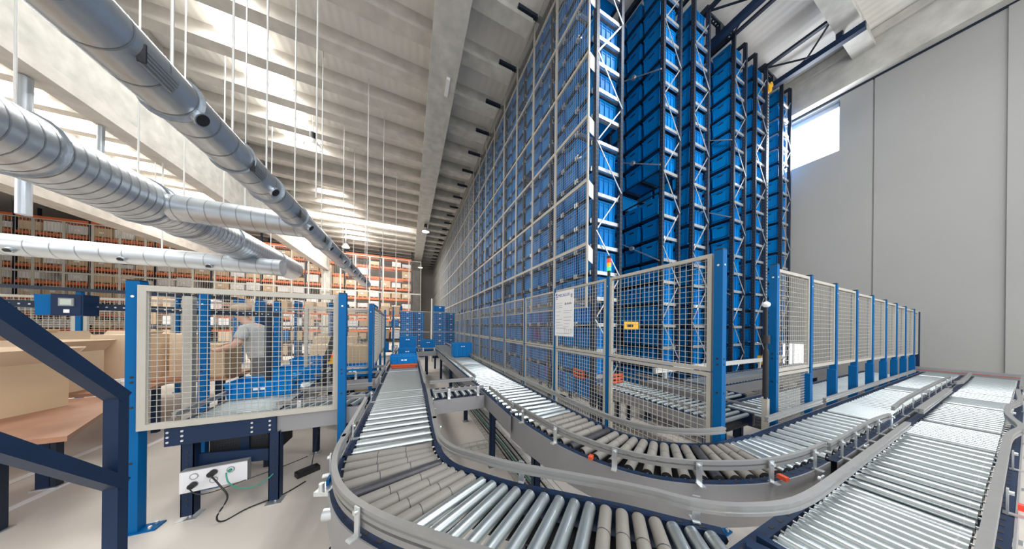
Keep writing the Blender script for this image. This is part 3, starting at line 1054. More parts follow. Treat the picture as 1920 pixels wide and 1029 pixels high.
# ---- lane A curve
tC = thing('curved_roller_conveyor', 'large foreground roller conveyor curve with grey sleeved rollers and a black one', 'conveyor')
prA = [((-.345, 2.0), (.165, 2.0)), ((-.355, 1.75), (.162, 1.72)), ((-.32, 1.50), (.175, 1.575)), ((-.23, 1.27), (.235, 1.42)), ((-.08, 1.07), (.36, 1.27)), ((.12, .88), (.50, 1.12)), ((.36, .67), (.72, .935)), ((.60, .47), (.92, .765)), ((.82, .27), (1.08, .61)), ((.98, .14), (1.20, .50))]
outA, innA = pairs_path(prA)
i0 = 8
rl = list(walk(outA[i0 - 1:], innA[i0 - 1:], .077, .02))
for k, (p, q) in enumerate(rl):
    if k < 4: m_, r_, tp = 'sleeve', .030, 0
    elif k == 4: m_, r_, tp = 'darkroll', .030, 0
    elif k < 9: m_, r_, tp = 'sleeve', .033, 0
    elif k < 18: m_, r_, tp = 'roller', .027, 0
    elif k < 22: m_, r_, tp = 'sleeve', .027, 0
    else: m_, r_, tp = 'roller', .026, 0
    d = (Vector(p) - Vector(q))
    add_roller(tC, tuple(Vector(q) + d * .015), tuple(Vector(q) + d * .985), r_, m_, tp, ZR + .004)
side_frame(tC, outA[i0 - 2:], 1)
side_frame(tC, innA[i0 - 2:], -1, outer_sheet=False)
ro = offset(outA[4:], .035)
rail(tC, ro, True)
b = MB(); b.sweep(ro, [(-.008, .835), (.008, .835), (.008, .86), (-.008, .86)], 'alu'); b.build('lower_rail', tC)
brackets(tC, ro, 1, .55)
ri_ = [(.215, 2.9)] + offset(innA, -.03)
ri_ = [p for p in ri_ if p[0] < 1.05] + [(1.12, .60), (1.22, .525), (1.34, .47), (1.48, .425), (1.65, .405), (1.9, .40), (2.4, .40), (3.0, .40), (3.7, .40)]
ri2 = spline(ri_[::4] + [ri_[-1]] if False else ri_, 2)
rail(tC, ri2, True)
brackets(tC, ri2, -1, .8)
tray(tC, outA[8:], innA[8:], .62, .97)
# stop bracket at the outer edge of the curve
b = MB(); b.cbox((-.385, 1.50, .80), (.07, .09, .02), 'galv', R(-20)); b.cyl((-.40, 1.47, .80), (-.40, 1.47, .85), .012, 'galv', 10); b.cbox((-.385, 1.53, .82), (.012, .05, .04), 'blue'); b.build('stop_bracket', tC)
b = MB(); b.cyl((-.36, 1.36, .76), (-.31, 1.35, .76), .028, 'galv', 12); b.build('idler_wheel', tC)
# cogs and drive bits under the inner edge
b = MB()
for k, (p, q) in enumerate(walk(outA[i0:], innA[i0:], .05)):
    b.cyl((q[0] + .012, q[1] + .016, .775), (q[0] + .02, q[1] + .026, .775), .02, 'black', 8)
b.build('drive_chain', tC)
for (x, y) in ((-.30, 1.30), (.34, .58), (.60, 1.10)):
    leg(tC, x, y, .62)
cross_bar(tC, (-.30, 1.30), (.26, 1.30), .58)

# ---- lane C along +X to the wall
tD = thing('roller_conveyor', 'nearest roller conveyor running to the grey wall along the right edge', 'conveyor')
CY0, CY1 = .095, .415
x = 1.36
SEC = [(1.34, 2.10, .063, .0265), (2.18, 3.72, .125, .029), (3.84, 4.46, .062, .028), (4.58, 5.8, .105, .028), (5.9, 6.45, .062, .027), (6.56, 7.1, .12, .029)]
for (a, c, pit, r_) in SEC:
    x = a
    while x <= c:
        ys = CY0
        ye = CY1
        if x < 1.5:
            ys = CY0
        add_roller(tD, (x, ys), (x, ye), r_); x += pit
tD2 = thing('roller_conveyor', 'far end section of the nearest conveyor against the grey wall', 'conveyor')
x = 7.2
while x < 9.7:
    add_roller(tD2, (x, CY0), (x, CY1), .028); x += .12
side_frame(tD2, [(7.15, CY1), (9.8, CY1)], -1); side_frame(tD2, [(7.15, CY0), (9.8, CY0)], 1)
rail(tD2, [(7.6, CY0 - .05), (9.75, CY0 - .05)], True)
rail(tD2, [(7.35, CY1 + .03), (7.55, CY1 - .0), (8.2, CY1 - .0), (9.3, CY1 + .02)], True)
for xx in (7.4, 9.6): leg(tD2, xx, CY0 - .03); leg(tD2, xx, CY1 + .03)
# end stop and pallets rail at the wall
b = MB(); b.box(9.85, 9.92, CY0 - .1, 1.0, .80, .90, 'sheet'); b.box(9.845, 9.85, CY0 - .1, 1.0, .84, .848, 'totered'); b.build('end_stop', tD2)

side_frame(tD, [(1.10, CY1 + .005), (7.1, CY1 + .005)], -1, outer_sheet=False)
side_frame(tD, [(1.30, CY0 - .015), (7.1, CY0 - .015)], 1)
for xx in (2.14, 3.78, 4.52, 5.86, 6.50):
    b = MB(); b.box(xx - .012, xx + .012, CY0, CY1, .785, .808, 'galv'); b.build('cross_plate', tD)
wav = [(1.30, .062), (2.4, .062), (3.3, .062), (3.9, .06), (4.15, .045), (4.35, .025), (4.55, .035), (4.75, .06), (5.1, .085), (5.5, .085), (5.8, .06), (6.1, .04), (6.6, .05), (7.2, .06)]
rail(tD, spline(wav, 4), True)
brackets(tD, spline(wav, 4), 1, .85)
rail(tD, [(4.42, CY1 + .0), (4.6, CY1 - .0), (5.3, CY1 + .0), (6.4, CY1 + .0)], True)
rail(tD, [(4.42, CY1 + .02), (6.4, CY1 + .02)], False)
for xx in (1.5, 2.9, 4.4, 5.9):
    leg(tD, xx, CY0 - .03); leg(tD, xx, CY1 + .05); cross_bar(tD, (xx, CY0), (xx, CY1))
b = MB()   # belt pulleys on the right side
x = 1.45
while x < 3.8:
    b.cyl((x, CY0 - .012, .79), (x, CY0 - .03, .79), .02, 'black', 10)
    b.cyl((x, CY0 - .03, .79), (x, CY0 - .034, .79), .012, 'galv', 8); x += .049
b.build('drive_belt_pulleys', tD)
# sensors with red and green cables on the outer edge
b = MB(); b.cyl((2.62, .02, .84), (2.62, -.06, .84), .018, 'red', 10); b.build('red_sensor', tD)
b = MB(); b.tube([(2.55, .0, .84), (2.55, -.1, .83), (2.6, -.2, .70)], .008, 'greencable', 8); b.build('green_cable', tD)
# junction beams in front, navy
b = MB(); b.bar((1.22, .45, .80), (1.34, .10, .80), .05, .05, 'navy'); b.bar((1.30, CY1 + .03, .80), (1.30, CY0, .80), .03, .06, 'navy'); b.build('junction_beam', tD)

tray(tD, [(1.35, CY0), (7.1, CY0)], [(1.35, CY1), (7.1, CY1)], .03, .97)
# ---- lane B straight
tB = thing('roller_conveyor', 'long straight roller conveyor beside the mesh fence carrying one blue tote', 'conveyor')
bx0, bx1 = .945, 1.50
yy = 2.05
n = 0
for ya, yb, pit in ((2.04, 2.9, .11), (2.93, 5.0, .085), (5.05, 7.5, .105), (7.6, 10.6, .15)):
    yy = ya
    while yy < yb:
        add_roller(tB, (bx0, yy), (bx1, yy), .025); yy += pit
side_frame(tB, [(bx0, 10.8), (bx0, 2.0)], 1)
side_frame(tB, [(bx1, 10.8), (bx1, 2.0)], -1)
rail(tB, [(bx1 + .03, 10.8), (bx1 + .03, 2.0)], True)
rail(tB, [(bx0 - .03, 10.8), (bx0 - .03, 3.38)])
rail(tB, [(bx0 - .03, 2.72), (bx0 - .03, 2.0)])
brackets(tB, [(bx0 - .03, 2.7), (bx0 - .03, 2.0)], -1, .4)
brackets(tB, [(bx0 - .03, 10), (bx0 - .03, 3.4)], -1, 1.0)
for yy in (2.6, 4.0, 5.6, 7.4, 9.2):
    leg(tB, bx0 - .03, yy); leg(tB, bx1 + .03, yy); cross_bar(tB, (bx0, yy), (bx1, yy), .58)

tray(tB, [(bx0, 10.7), (bx0, 2.05)], [(bx1, 10.7), (bx1, 2.05)], .05, .95)
# ---- lane B curve
tE = thing('curved_roller_conveyor', 'roller conveyor curve around the thick corner post of the mesh fence', 'conveyor')
prB = [((.945, 2.05), (1.50, 2.10)), ((.99, 1.65), (1.505, 1.72)), ((1.04, 1.36), (1.525, 1.45)), ((1.13, 1.12), (1.58, 1.27)), ((1.26, .93), (1.66, 1.15)), ((1.42, .80), (1.76, 1.06)), ((1.62, .70), (1.90, .98)), ((1.86, .62), (2.06, .925)), ((2.15, .575), (2.25, .895)), ((2.5, .56), (2.52, .875)), ((2.75, .56), (2.75, .87))]
prB = prB[:-1]
outB, innB = pairs_path(prB)
for k, (p, q) in enumerate(walk(outB, innB, .083, .03)):
    if k < 3: m_, r_ = 'roller', .025
    elif k in (8, 17): m_, r_ = 'darkroll', .028
    elif k < 22: m_, r_ = 'sleeve', .028
    else: m_, r_ = 'roller', .026
    d = Vector(p) - Vector(q)
    add_roller(tE, tuple(Vector(q) + d * .015), tuple(Vector(q) + d * .95), r_, m_, 0, ZR + .003)
outB = offset(outB, -.022)
side_frame(tE, outB, 1, h=.22)
side_frame(tE, innB, -1, outer_sheet=False)
ro = offset(outB, .035)
b = MB(); b.sweep(ro, [(-.008, .905), (.008, .905), (.008, .925), (-.008, .925)], 'alu'); b.sweep(ro, [(-.008, .875), (.008, .875), (.008, .895), (-.008, .895)], 'alu'); b.build('guide_rail', tE)
brackets(tE, ro, 1, .42)
rail(tE, offset(innB, -.03)[:62], True)
for (x, y, a) in ((1.10, 1.16, 30), (1.95, .58, 75)):
    b = MB(); b.cbox((x - .03, y - .02, .83), (.04, .025, .022), 'totered', R(a)); b.build('reflex_sensor', tE)
b = MB()
for k, (p, q) in enumerate(walk(outB, innB, .05)):
    b.cyl((q[0] + .012, q[1] + .016, .775), (q[0] + .02, q[1] + .026, .775), .018, 'black', 8)
b.build('drive_chain', tE)
for (x, y) in ((1.02, 1.75), (1.30, .98), (1.66, 1.30), (2.3, .60)):
    leg(tE, x, y, .60)
cross_bar(tE, (1.02, 1.75), (1.5, 1.75), .55)

tray(tE, outB, innB, .03, .97)
# ---- lane D straight to the wall
tF = thing('roller_conveyor', 'middle roller conveyor running to the wall in front of the blue fence posts', 'conveyor')
DY0_, DY1_ = .56, .865
for (a, c, pit, r_) in ((2.60, 4.0, .13, .028), (4.06, 4.66, .06, .0265), (4.75, 6.3, .105, .027), (6.4, 6.8, .062, .027), (6.9, 8.9, .12, .028)):
    x = a
    while x <= c:
        add_roller(tF, (x, DY0_), (x, DY1_), r_); x += pit
tF2 = thing('roller_conveyor', 'far end section of the middle conveyor at the grey wall', 'conveyor')
x = 9.0
while x < 9.8:
    add_roller(tF2, (x, DY0_), (x, DY1_), .027); x += .08
for xx in (9.1, 9.7): leg(tF2, xx, DY0_ - .02); leg(tF2, xx, DY1_ + .03)
side_frame(tF2, [(8.95, DY1_), (9.82, DY1_)], -1); side_frame(tF2, [(8.95, DY0_), (9.82, DY0_)], 1)
side_frame(tF, [(2.54, DY1_), (8.9, DY1_)], -1); side_frame(tF, [(2.54, DY0_), (8.9, DY0_)], 1, h=.22)
for xx in (4.03, 4.70, 6.35, 6.85):
    b = MB(); b.box(xx - .012, xx + .012, DY0_, DY1_, .785, .806, 'galv'); b.build('cross_plate', tF)
dr = spline([(2.5, .53), (3.1, .53), (3.45, .53), (3.7, .52), (3.9, .505)], 4)
b = MB(); b.sweep(dr, [(-.008, .905), (.008, .905), (.008, .925), (-.008, .925)], 'alu'); b.sweep(dr, [(-.008, .875), (.008, .875), (.008, .895), (-.008, .895)], 'alu'); b.build('guide_rail', tF)
brackets(tF, dr, 1, .3)
rail(tF, [(4.3, DY0_ - .02), (4.9, DY0_ - .0), (6.2, DY0_ - .0), (8.2, DY0_ - .02)])
brackets(tF, [(4.3, DY0_ - .02), (8.2, DY0_ - .02)], 1, .5)
rail(tF, [(2.75, .90), (4.0, .90)], True); rail(tF, [(4.1, .90), (8.8, .89)], True)
for xx in (3.3, 4.8, 6.5, 8.4):
    leg(tF, xx, DY0_ - .02); leg(tF, xx, DY1_ + .03); cross_bar(tF, (xx, DY0_), (xx, DY1_))

tray(tF, [(2.8, DY0_), (8.8, DY0_)], [(2.8, DY1_), (8.8, DY1_)], .03, .97)
# ---- link A-B
def link(name_label, x0, x1, y0, y1, pitch=.11, skew=.04, legs=True, r=.025):
    t = thing('transfer_conveyor', name_label, 'conveyor')
    x = x0 + .05
    while x < x1 - .03:
        add_roller(t, (x - skew, y0), (x + skew, y1), r); x += pitch
    side_frame(t, [(x0, y1), (x1, y1)], -1); side_frame(t, [(x0, y0), (x1, y0)], 1)
    rail(t, [(x0, y1 + .03), (x1, y1 + .03)], True); rail(t, [(x0, y0 - .03), (x1, y0 - .03)])
    brackets(t, [(x0, y0 - .03), (x1, y0 - .03)], 1, .35)
    return t


t = link('short bridge conveyor linking the two lanes in the middle', .26, .86, 2.82, 3.24, .085, 0)
t = link('far bridge conveyor between the two lanes with a small blue tote', .26, .86, 8.25, 8.7, .085, 0)
leg(t, .56, 8.22); leg(t, .56, 8.73)

# ---- picking station lane E with transfers on the left
tG = thing('roller_conveyor', 'white roller conveyor of the picking station behind the left mesh panel', 'conveyor')
ex0, ex1 = -1.74, -1.16
for (ya, yb, pit) in ((2.95, 4.6, .06), (4.65, 7.2, .08)):
    yy = ya
    while yy < yb:
        sh = -(yy - 2.9) * .07
        add_roller(tG, (ex0 + sh, yy), (ex1 + sh, yy), .026); yy += pit
e0 = [(ex0 - (yy - 2.9) * .07, yy) for yy in (7.3, 2.88)]; e1 = [(ex1 - (yy - 2.9) * .07, yy) for yy in (7.3, 2.88)]
side_frame(tG, e0, 1); side_frame(tG, e1, -1)
rail(tG, offset(e0, .03), True); rail(tG, [(ex1 - .12, 7.2), (ex1 - .10, 4.9)], True)
b = MB(); b.box(-1.80, -1.12, 2.845, 2.875, .655, .80, 'navy')
for xx in (-1.78, -1.70, -1.28, -1.16):
    for zz in (.69, .73, .77):
        b.cyl((xx, 2.845, zz), (xx, 2.838, zz), .009, 'galv', 8)
b.build('end_plate', tG)
b = MB()
for k in range(28):
    b.cyl((-1.72, 2.86 + .0, .8), (-1.2, 2.86, .8), .004, 'white_m', 6) if k == 0 else None
b.build('edge_trim', tG)
leg(tG, -1.70, 2.93, .66, .075); leg(tG, -1.13, 2.88, .66, .075); leg(tG, -1.08, 3.75, .66); leg(tG, -1.75, 3.75, .66)
cross_bar(tG, (-1.70, 2.93), (-1.70, 3.75), .3)
b = MB(); b.bar((-1.66, 2.95, .47), (-1.15, 2.9, .44), .02, .11, 'navy'); b.build('cross_bar', tG)
for yy in (5.4, 7.1): leg(tG, ex0 - .2, yy); leg(tG, ex1 - .2, yy)
# control box under the station
t = thing('drive_unit', 'black perforated drive box hanging under the picking station conveyor', 'drive box')
b = MB(); b.box(-1.64, -1.16, 3.02, 3.3, .42, .645, 'black'); b.box(-1.43, -1.37, 3.0, 3.02, .36, .65, 'navy')
for i in range(9):
    for j in range(5):
        for x0 in (-1.62, -1.35):
            b.box(x0 + i * .018, x0 + i * .018 + .009, 3.017, 3.02, .52 + j * .022, .53 + j * .022, 'navy2')
b.build('housing', t)
b = MB(); b.tube([(-1.56, 3.0, .655), (-1.5, 2.98, .64), (-1.44, 3.0, .652), (-1.36, 2.99, .645)], .008, 'red', 6); b.build('cable', t)

# socket plate with plugs and leads
t = thing('socket_box', 'grey socket plate with black plugs on the navy conveyor leg', 'socket box', None, (-1.68, 2.86, .38), R(4))
b = MB(); b.box(-.02, .37, -.04, .02, -.12, .06, 'sheet'); b.box(-.02, .37, -.045, -.04, -.115, .055, 'wrap'); b.build('plate', t)
for (x, z) in ((.06, .01), (.06, -.055), (.17, .015), (.17, -.05), (.27, .01)):
    b = MB(); b.cyl((x, -.045, z), (x, -.050, z), .025, 'sheet', 16); b.cyl((x, -.050, z), (x, -.0505, z), .019, 'wrap', 14); b.build('socket', t)
b = MB(); b.cyl((.06, -.05, -.055), (.06, -.085, -.055), .022, 'black', 12); b.build('plug', t)
b = MB(); b.cyl((.17, -.05, .015), (.17, -.09, .015), .024, 'black', 12); b.build('plug', t)
b = MB(); b.cyl((.27, -.05, .01), (.27, -.07, .01), .012, 'greencable', 10); b.build('plug', t)


def cable(label, pts, m='black', r=.006):
    b = MB(); b.tube(spline(pts, 6), r, m, 8); b.build('cable', label=label, cat='cable')


cable('black power cable looping from the socket plate down to the floor', [(-1.50, 2.77, .40), (-1.42, 2.72, .33), (-1.36, 2.70, .22), (-1.42, 2.70, .08), (-1.40, 2.74, .008), (-1.30, 2.85, .008), (-1.1, 2.95, .008), (-.98, 3.1, .008)])
cable('black cable running level from the lower plug to the next leg', [(-1.62, 2.77, .325), (-1.56, 2.74, .28), (-1.48, 2.76, .26), (-1.3, 2.85, .27), (-1.1, 2.95, .28), (-.95, 3.05, .29)], r=.004)
cable('green cable hanging from the socket plate', [(-1.41, 2.78, .39), (-1.38, 2.75, .32), (-1.32, 2.76, .25), (-1.22, 2.8, .22), (-1.14, 2.84, .27), (-1.12, 2.88, .33)], 'greencable', .005)
t = thing('foot_pedal', 'black foot pedal box on the floor by the third conveyor leg', 'pedal', None, (-1.02, 3.28, 0), R(35))
b = MB(); b.box(-.10, .10, -.045, .045, 0, .05, 'black'); b.build('housing', t)
b = MB(); b.box(-.08, .06, -.035, .035, .05, .058, 'darkroll'); b.build('treadle', t)
cable('thin black cable rising from the foot pedal to the conveyor', [(-1.0, 3.32, .04), (-.98, 3.34, .2), (-.94, 3.36, .45), (-.86, 3.3, .63)], r=.004)

# transfers from lane E to lane A
t = link('angled transfer conveyor between the picking station and the lane, nearest', -1.14, -.42, 2.93, 3.42, .10, .07)
leg(t, -.72, 3.5, .62)
t = link('second transfer conveyor behind the blue post with a blue tote on it', -1.28, -.42, 4.35, 4.85, .09, .0)
leg(t, -.9, 4.4, .62); leg(t, -.9, 4.85, .62)

# legs' bracket: grey low panel of link A
# ------------------------------------------------------------------ inner conveyors behind the fence
t = thing('roller_conveyor', 'conveyor stub coming out of the first rack aisle behind the mesh', 'conveyor')
for k in range(22):
    yy = 1.32 + k * .082
    add_roller(t, (2.95, yy), (3.55, yy), .022, z=.70)
for s, xx in ((1, 2.94), (-1, 3.56)):
    side_frame(t, [(xx, 3.15), (xx, 1.28)], s, z1=.69, h=.14)
b = MB(); b.sweep([(2.90, 3.1), (2.90, 1.25)], [(-.008, .77), (.008, .77), (.008, .79), (-.008, .79)], 'alu'); b.sweep([(3.6, 3.1), (3.6, 1.25)], [(-.008, .77), (.008, .77), (.008, .79), (-.008, .79)], 'alu'); b.build('guide_rail', t)
tray(t, [(2.95, 3.1), (2.95, 1.3)], [(3.55, 3.1), (3.55, 1.3)], .02, .98, .58)
for yy in (1.4, 2.9): leg(t, 2.92, yy, .55); leg(t, 3.58, yy, .55)
t = thing('roller_conveyor', 'conveyor stub in front of the second rack beyond the mesh', 'conveyor')
for k in range(14):
    yy = 1.75 + k * .085
    add_roller(t, (3.98, yy), (4.5, yy), .022, z=.70)
for s, xx in ((1, 3.97), (-1, 4.51)):
    side_frame(t, [(xx, 2.95), (xx, 1.7)], s, z1=.69, h=.14)
b = MB(); b.box(3.88, 3.92, 1.65, 3.0, .76, .82, 'alu'); b.build('guide_rail', t)
tray(t, [(3.98, 2.9), (3.98, 1.72)], [(4.5, 2.9), (4.5, 1.72)], .02, .98, .58)
for yy in (1.8, 2.8): leg(t, 3.95, yy, .55); leg(t, 4.53, yy, .55)
t = thing('roller_conveyor', 'long grey cross conveyor in front of the rack ends beyond the gate post', 'conveyor')
x = 4.75
while x < 10.3:
    add_roller(t, (x, 2.15), (x, 2.65), .022, z=.70); x += .11
side_frame(t, [(4.7, 2.66), (10.4, 2.66)], -1, z1=.69); side_frame(t, [(4.7, 2.14), (10.4, 2.14)], 1, z1=.69, h=.17)
b = MB(); b.sweep([(4.7, 2.1), (10.4, 2.1)], [(-.01, .74), (.01, .74), (.01, .80), (-.01, .80)], 'alu'); b.build('guide_rail', t)
tray(t, [(4.7, 2.15), (10.4, 2.15)], [(4.7, 2.65), (10.4, 2.65)], .02, .98, .56)
for xx in (5, 7, 9, 10.2): leg(t, xx, 2.12, .52); leg(t, xx, 2.68, .52)
t = thing('roller_conveyor', 'low cross conveyor just behind the gate post and wall-side fence', 'conveyor')
x = 3.75
while x < 10.2:
    add_roller(t, (x, 1.22), (x, 1.62), .022, z=.66); x += .13
side_frame(t, [(3.7, 1.63), (10.3, 1.63)], -1, z1=.65); side_frame(t, [(3.7, 1.21), (10.3, 1.21)], 1, z1=.65, h=.15)
tray(t, [(3.7, 1.22), (10.3, 1.22)], [(3.7, 1.62), (10.3, 1.62)], .02, .98, .52)
for xx in (3.8, 6, 8, 10): leg(t, xx, 1.19, .5); leg(t, xx, 1.65, .5)
b = MB(); b.bar((4.2, 2.85, .86), (8.6, 2.85, .86), .05, .09, 'white_m')
for xx in (4.5, 6.4, 8.3): b.bar((xx, 2.85, 0), (xx, 2.85, .86), .04, .04, 'white_m')
b.build('guard_rail', label='bright white guard rail low in front of the racks beyond the gate post', cat='guard rail')
# orange crates at the first rack aisle
for i, (x, y, z, lab) in enumerate(((2.98, 3.35, .74, 'left'), (3.30, 3.05, .70, 'right'))):
    t = thing('orange_crate', 'orange slatted crate behind the mesh at the foot of the first rack, %s one' % lab, 'crate', None, (x, y, z))
    b = MB()
    for zz in (.0, .06, .12):
        b.box(-.16, .16, -.13, -.12, zz, zz + .035, 'totered'); b.box(-.16, .16, .12, .13, zz, zz + .035, 'totered')
        b.box(-.16, -.15, -.13, .13, zz, zz + .035, 'totered'); b.box(.15, .16, -.13, .13, zz, zz + .035, 'totered')
    for xx in (-.155, 0, .155):
        b.box(xx - .01, xx + .01, -.135, -.12, 0, .155, 'totered'); b.box(xx - .01, xx + .01, .12, .135, 0, .155, 'totered')
    b.box(-.15, .15, -.12, .12, 0, .008, 'totered')
    b.build('body', t)

# cable trays on the floor between the lanes
t = thing('cable_tray', 'wire cable tray lying across the floor between the two lanes', 'cable tray')
b = MB()
for yy in (2.98, 3.10):
    b.bar((.25, yy, .02), (1.02, yy, .02), .006, .006, 'galv'); b.bar((.25, yy, .07), (1.02, yy, .07), .006, .006, 'galv')
for k in range(8):
    xx = .27 + k * .1
    b.bar((xx, 2.98, .07), (xx, 2.98, .02), .005, .005, 'galv'); b.bar((xx, 2.98, .02), (xx, 3.10, .02), .005, .005, 'galv'); b.bar((xx, 3.10, .02), (xx, 3.10, .07), .005, .005, 'galv')
b.build('wire_basket', t)
t = thing('cable_tray', 'long wire cable tray on the floor under the lane that curves round the corner post', 'cable tray')
b = MB()
for xx in (1.04, 1.20, 1.36):
    b.bar((xx, 1.2, .02), (xx, 9, .02), .006, .006, 'galv'); b.bar((xx, 1.2, .09), (xx, 9, .09), .006, .006, 'galv')
for k in range(78):
    yy = 1.25 + k * .1
    b.bar((1.04, yy, .02), (1.36, yy, .02), .005, .005, 'galv')
b.build('wire_basket', t)
b = MB()
for k, (dx, m_) in enumerate(((.03, 'black'), (.07, 'black'), (.1, 'greencable'), (.14, 'black'), (.2, 'black'))):
    b.tube([(1.07 + dx, 1.2, .035), (1.09 + dx, 3, .04), (1.06 + dx, 5, .035), (1.08 + dx, 9, .035)], .009, m_, 6)
b.build('cable_bundle', t)

# ------------------------------------------------------------------ totes on the conveyors


def place_tote(x, y, z, rz, label, w_=.54, d=.37, h=.27, m='tote', tags=True):
    t = thing('tote', label, 'tote', 'blue totes on the conveyors', (x, y, z), rz)
    tote_mesh(w_, d, h, m).build('body', t)
    b = MB(); b.box(-.05, .05, -d / 2 - .001, -d / 2 + .006, h - .10, h - .075, 'white'); b.build('label_card', t)
    if tags:
        b = MB()
        for sx in (-1, 1):
            b.box(sx * w_ * .28 - .04, sx * w_ * .28 + .04, -d / 2 + .018, -d / 2 + .02, h - .045, h - .01, 'white')
        b.build('inner_label', t)
    return t


place_tote(1.345, 6.45, .825, 0, 'single deep blue tote riding on the lane beside the mesh fence', .52, .36, .37)
place_tote(-.085, 5.2, .905, 0, 'blue tote on top of a red crate on the near lane', .50, .36, .16)
t = thing('red_crate', 'red crate under the front blue tote on the near lane', 'crate', None, (-.085, 5.2, .825)); tote_mesh(.47, .34, .075, 'totered').build('body', t)
place_tote(-.04, 7.30, .825, 0, 'low blue tote further back on the near lane', .47, .37, .19)
place_tote(-.03, 7.72, .825, 0, 'deep blue tote behind the low one further back on the near lane', .47, .37, .50)
place_tote(.60, 8.48, .825, 0, 'small blue tote crossing on the far bridge conveyor', .46, .34, .35)
place_tote(-.82, 4.6, .825, 0, 'low blue tote on the transfer conveyor behind the blue post', .52, .38, .17)
place_tote(-1.57, 3.78, .825, R(4), 'nearest low blue tote on the picking station conveyor', .56, .40, .18)
place_tote(-1.50, 4.55, .825, R(4), 'second blue tote on the picking station conveyor', .54, .40, .20)
place_tote(-1.66, 5.5, .825, R(4), 'third blue tote on the picking station conveyor by the yellow button', .54, .40, .22)
# stacks of blue totes at the far end of the lanes
names_ = ['leftmost', 'second', 'third', 'fourth']
t0_ = None
for si, (x, y, n_) in enumerate(((-.1, 13.0, 8), (.46, 13.3, 8), (1.42, 12.6, 9), (2.08, 13.2, 8))):
    for k in range(n_):
        lab = 'blue tote in the %s far stack behind the lanes, %s from the floor' % (names_[si], ORD[k])
        z = .12 + k * .285
        if t0_ is None:
            t0_ = thing('tote', lab, 'tote', 'stacked blue totes at the far end', (x, y, z))
            tote_mesh(.54, .37, .28).build('body', t0_)
            b = MB(); b.box(-.02, .08, -.192, -.186, .17, .22, 'white'); b.build('label_card', t0_)
        else:
            copy_tree(t0_, (x, y, z), 0, lab)
    b = MB(); b.box(x - .3, x + .3, y - .22, y + .22, 0, .12, 'navy')
    b.build('dolly', label='low dolly under the %s stack of blue totes' % names_[si], cat='dolly')
# end guard with mesh around the far stacks
t = thing('mesh_fence', 'cream mesh guard in front of the far stacks of blue totes', 'fence panel', None, (-.65, 12.0, .6))
put(frame_mesh(3.2, 1.75, .035, .03, 'cream', (.75,)), 'frame', t); put(grid_mesh(3.2, 1.75, .09, .09, .006), 'wire_grid', t)
post(-.68, 12.0, 2.5, 'blue post at the left of the far mesh guard')
post(2.5, 12.0, 2.5, 'dark post at the right of the far mesh guard')
b = MB(); b.cyl((.95, 11.2, 0), (.95, 11.2, 2.9), .04, 'white_m', 10)
b.build('white_pole', label='white upright pole between the far stacks of blue totes', cat='pole')

# ------------------------------------------------------------------ left fence with big panel
post(-1.975, 2.89, 1.985, 'thick blue post left of the large mesh panel, standing on a bolted plate', .07)
post(-.605, 2.80, 1.965, 'thick blue post right of the large mesh panel, behind the first curve', .062)
t = thing('mesh_fence', 'large beige framed mesh panel in front of the picking station', 'fence panel', None, (-1.935, 2.85, .81))
put(frame_mesh(1.29, 1.145, .045, .04), 'frame', t); put(grid_mesh(1.29, 1.145, .046, .046, .0032), 'wire_grid', t)
post(-1.88, 3.38, 1.97, 'blue post behind the large mesh panel, on a pale blue base plate', .055)
post(-1.72, 4.38, 1.98, 'blue post to the right of the person', .06)
b = MB(); b.box(-2.06, -1.99, 3.43, 3.48, .0, 1.93, 'frame'); b.build('frame_post', label='beige frame post beside the blue post behind the large mesh panel', cat='post')
# side return fence of the station, running away (plane X const)
for i, (x, y, wd, lab) in enumerate(((-.55, 4.35, 1.2, 'first'), (-.62, 5.6, 1.2, 'second'), (-.66, 6.85, 1.2, 'third'))):
    t = thing('mesh_fence', 'mesh panel edge-on beside the near lane, %s from the camera' % lab, 'fence panel', None, (x, y, .95), R(92))
    put(frame_mesh(wd, 1.03, .035, .03), 'frame', t); put(grid_mesh(wd, 1.03, .05, .05, .0045), 'wire_grid', t)
    post(x - .01, y - .04, 1.99, 'blue post beside the near lane, %s from the camera' % lab, .05)
# panels across behind station
for i, (x, y, wd, lab) in enumerate(((-1.42, 4.42, .84, 'nearer'), (-3.3, 8.6, 1.25, 'left'), (-2.0, 8.6, 1.25, 'right'))):
    t = thing('mesh_fence', 'cream mesh panel behind the picking station, %s one' % lab, 'fence panel', None, (x, y, .95 if i == 0 else .6))
    h = .98 if i == 0 else 1.5
    put(frame_mesh(wd, h, .035, .03), 'frame', t); put(grid_mesh(wd, h, .05, .05, .0045), 'wire_grid', t)
    post(x + wd + .03, y, 2.0 if i == 0 else 2.15, 'blue post at the end of the %s panel behind the picking station' % lab, .05)

# back-left low fences: white meshed panels with blue posts
for i, (x, lab) in enumerate(((-10.6, 'leftmost'), (-9.2, 'second'), (-7.8, 'third'), (-6.4, 'fourth'), (-5.0, 'fifth'))):
    t = thing('mesh_fence', 'low cream mesh panel behind the cardboard boxes, %s of five' % lab, 'fence panel', None, (x, 8.3, .45))
    put(frame_mesh(1.3, 1.75, .05, .03, 'cream'), 'frame', t); put(grid_mesh(1.3, 1.75, .07, .05, .006), 'wire_grid', t)
    post(x + 1.35, 8.3, 2.3, 'blue post behind the cardboard boxes, right of the %s low panel' % lab, .07)

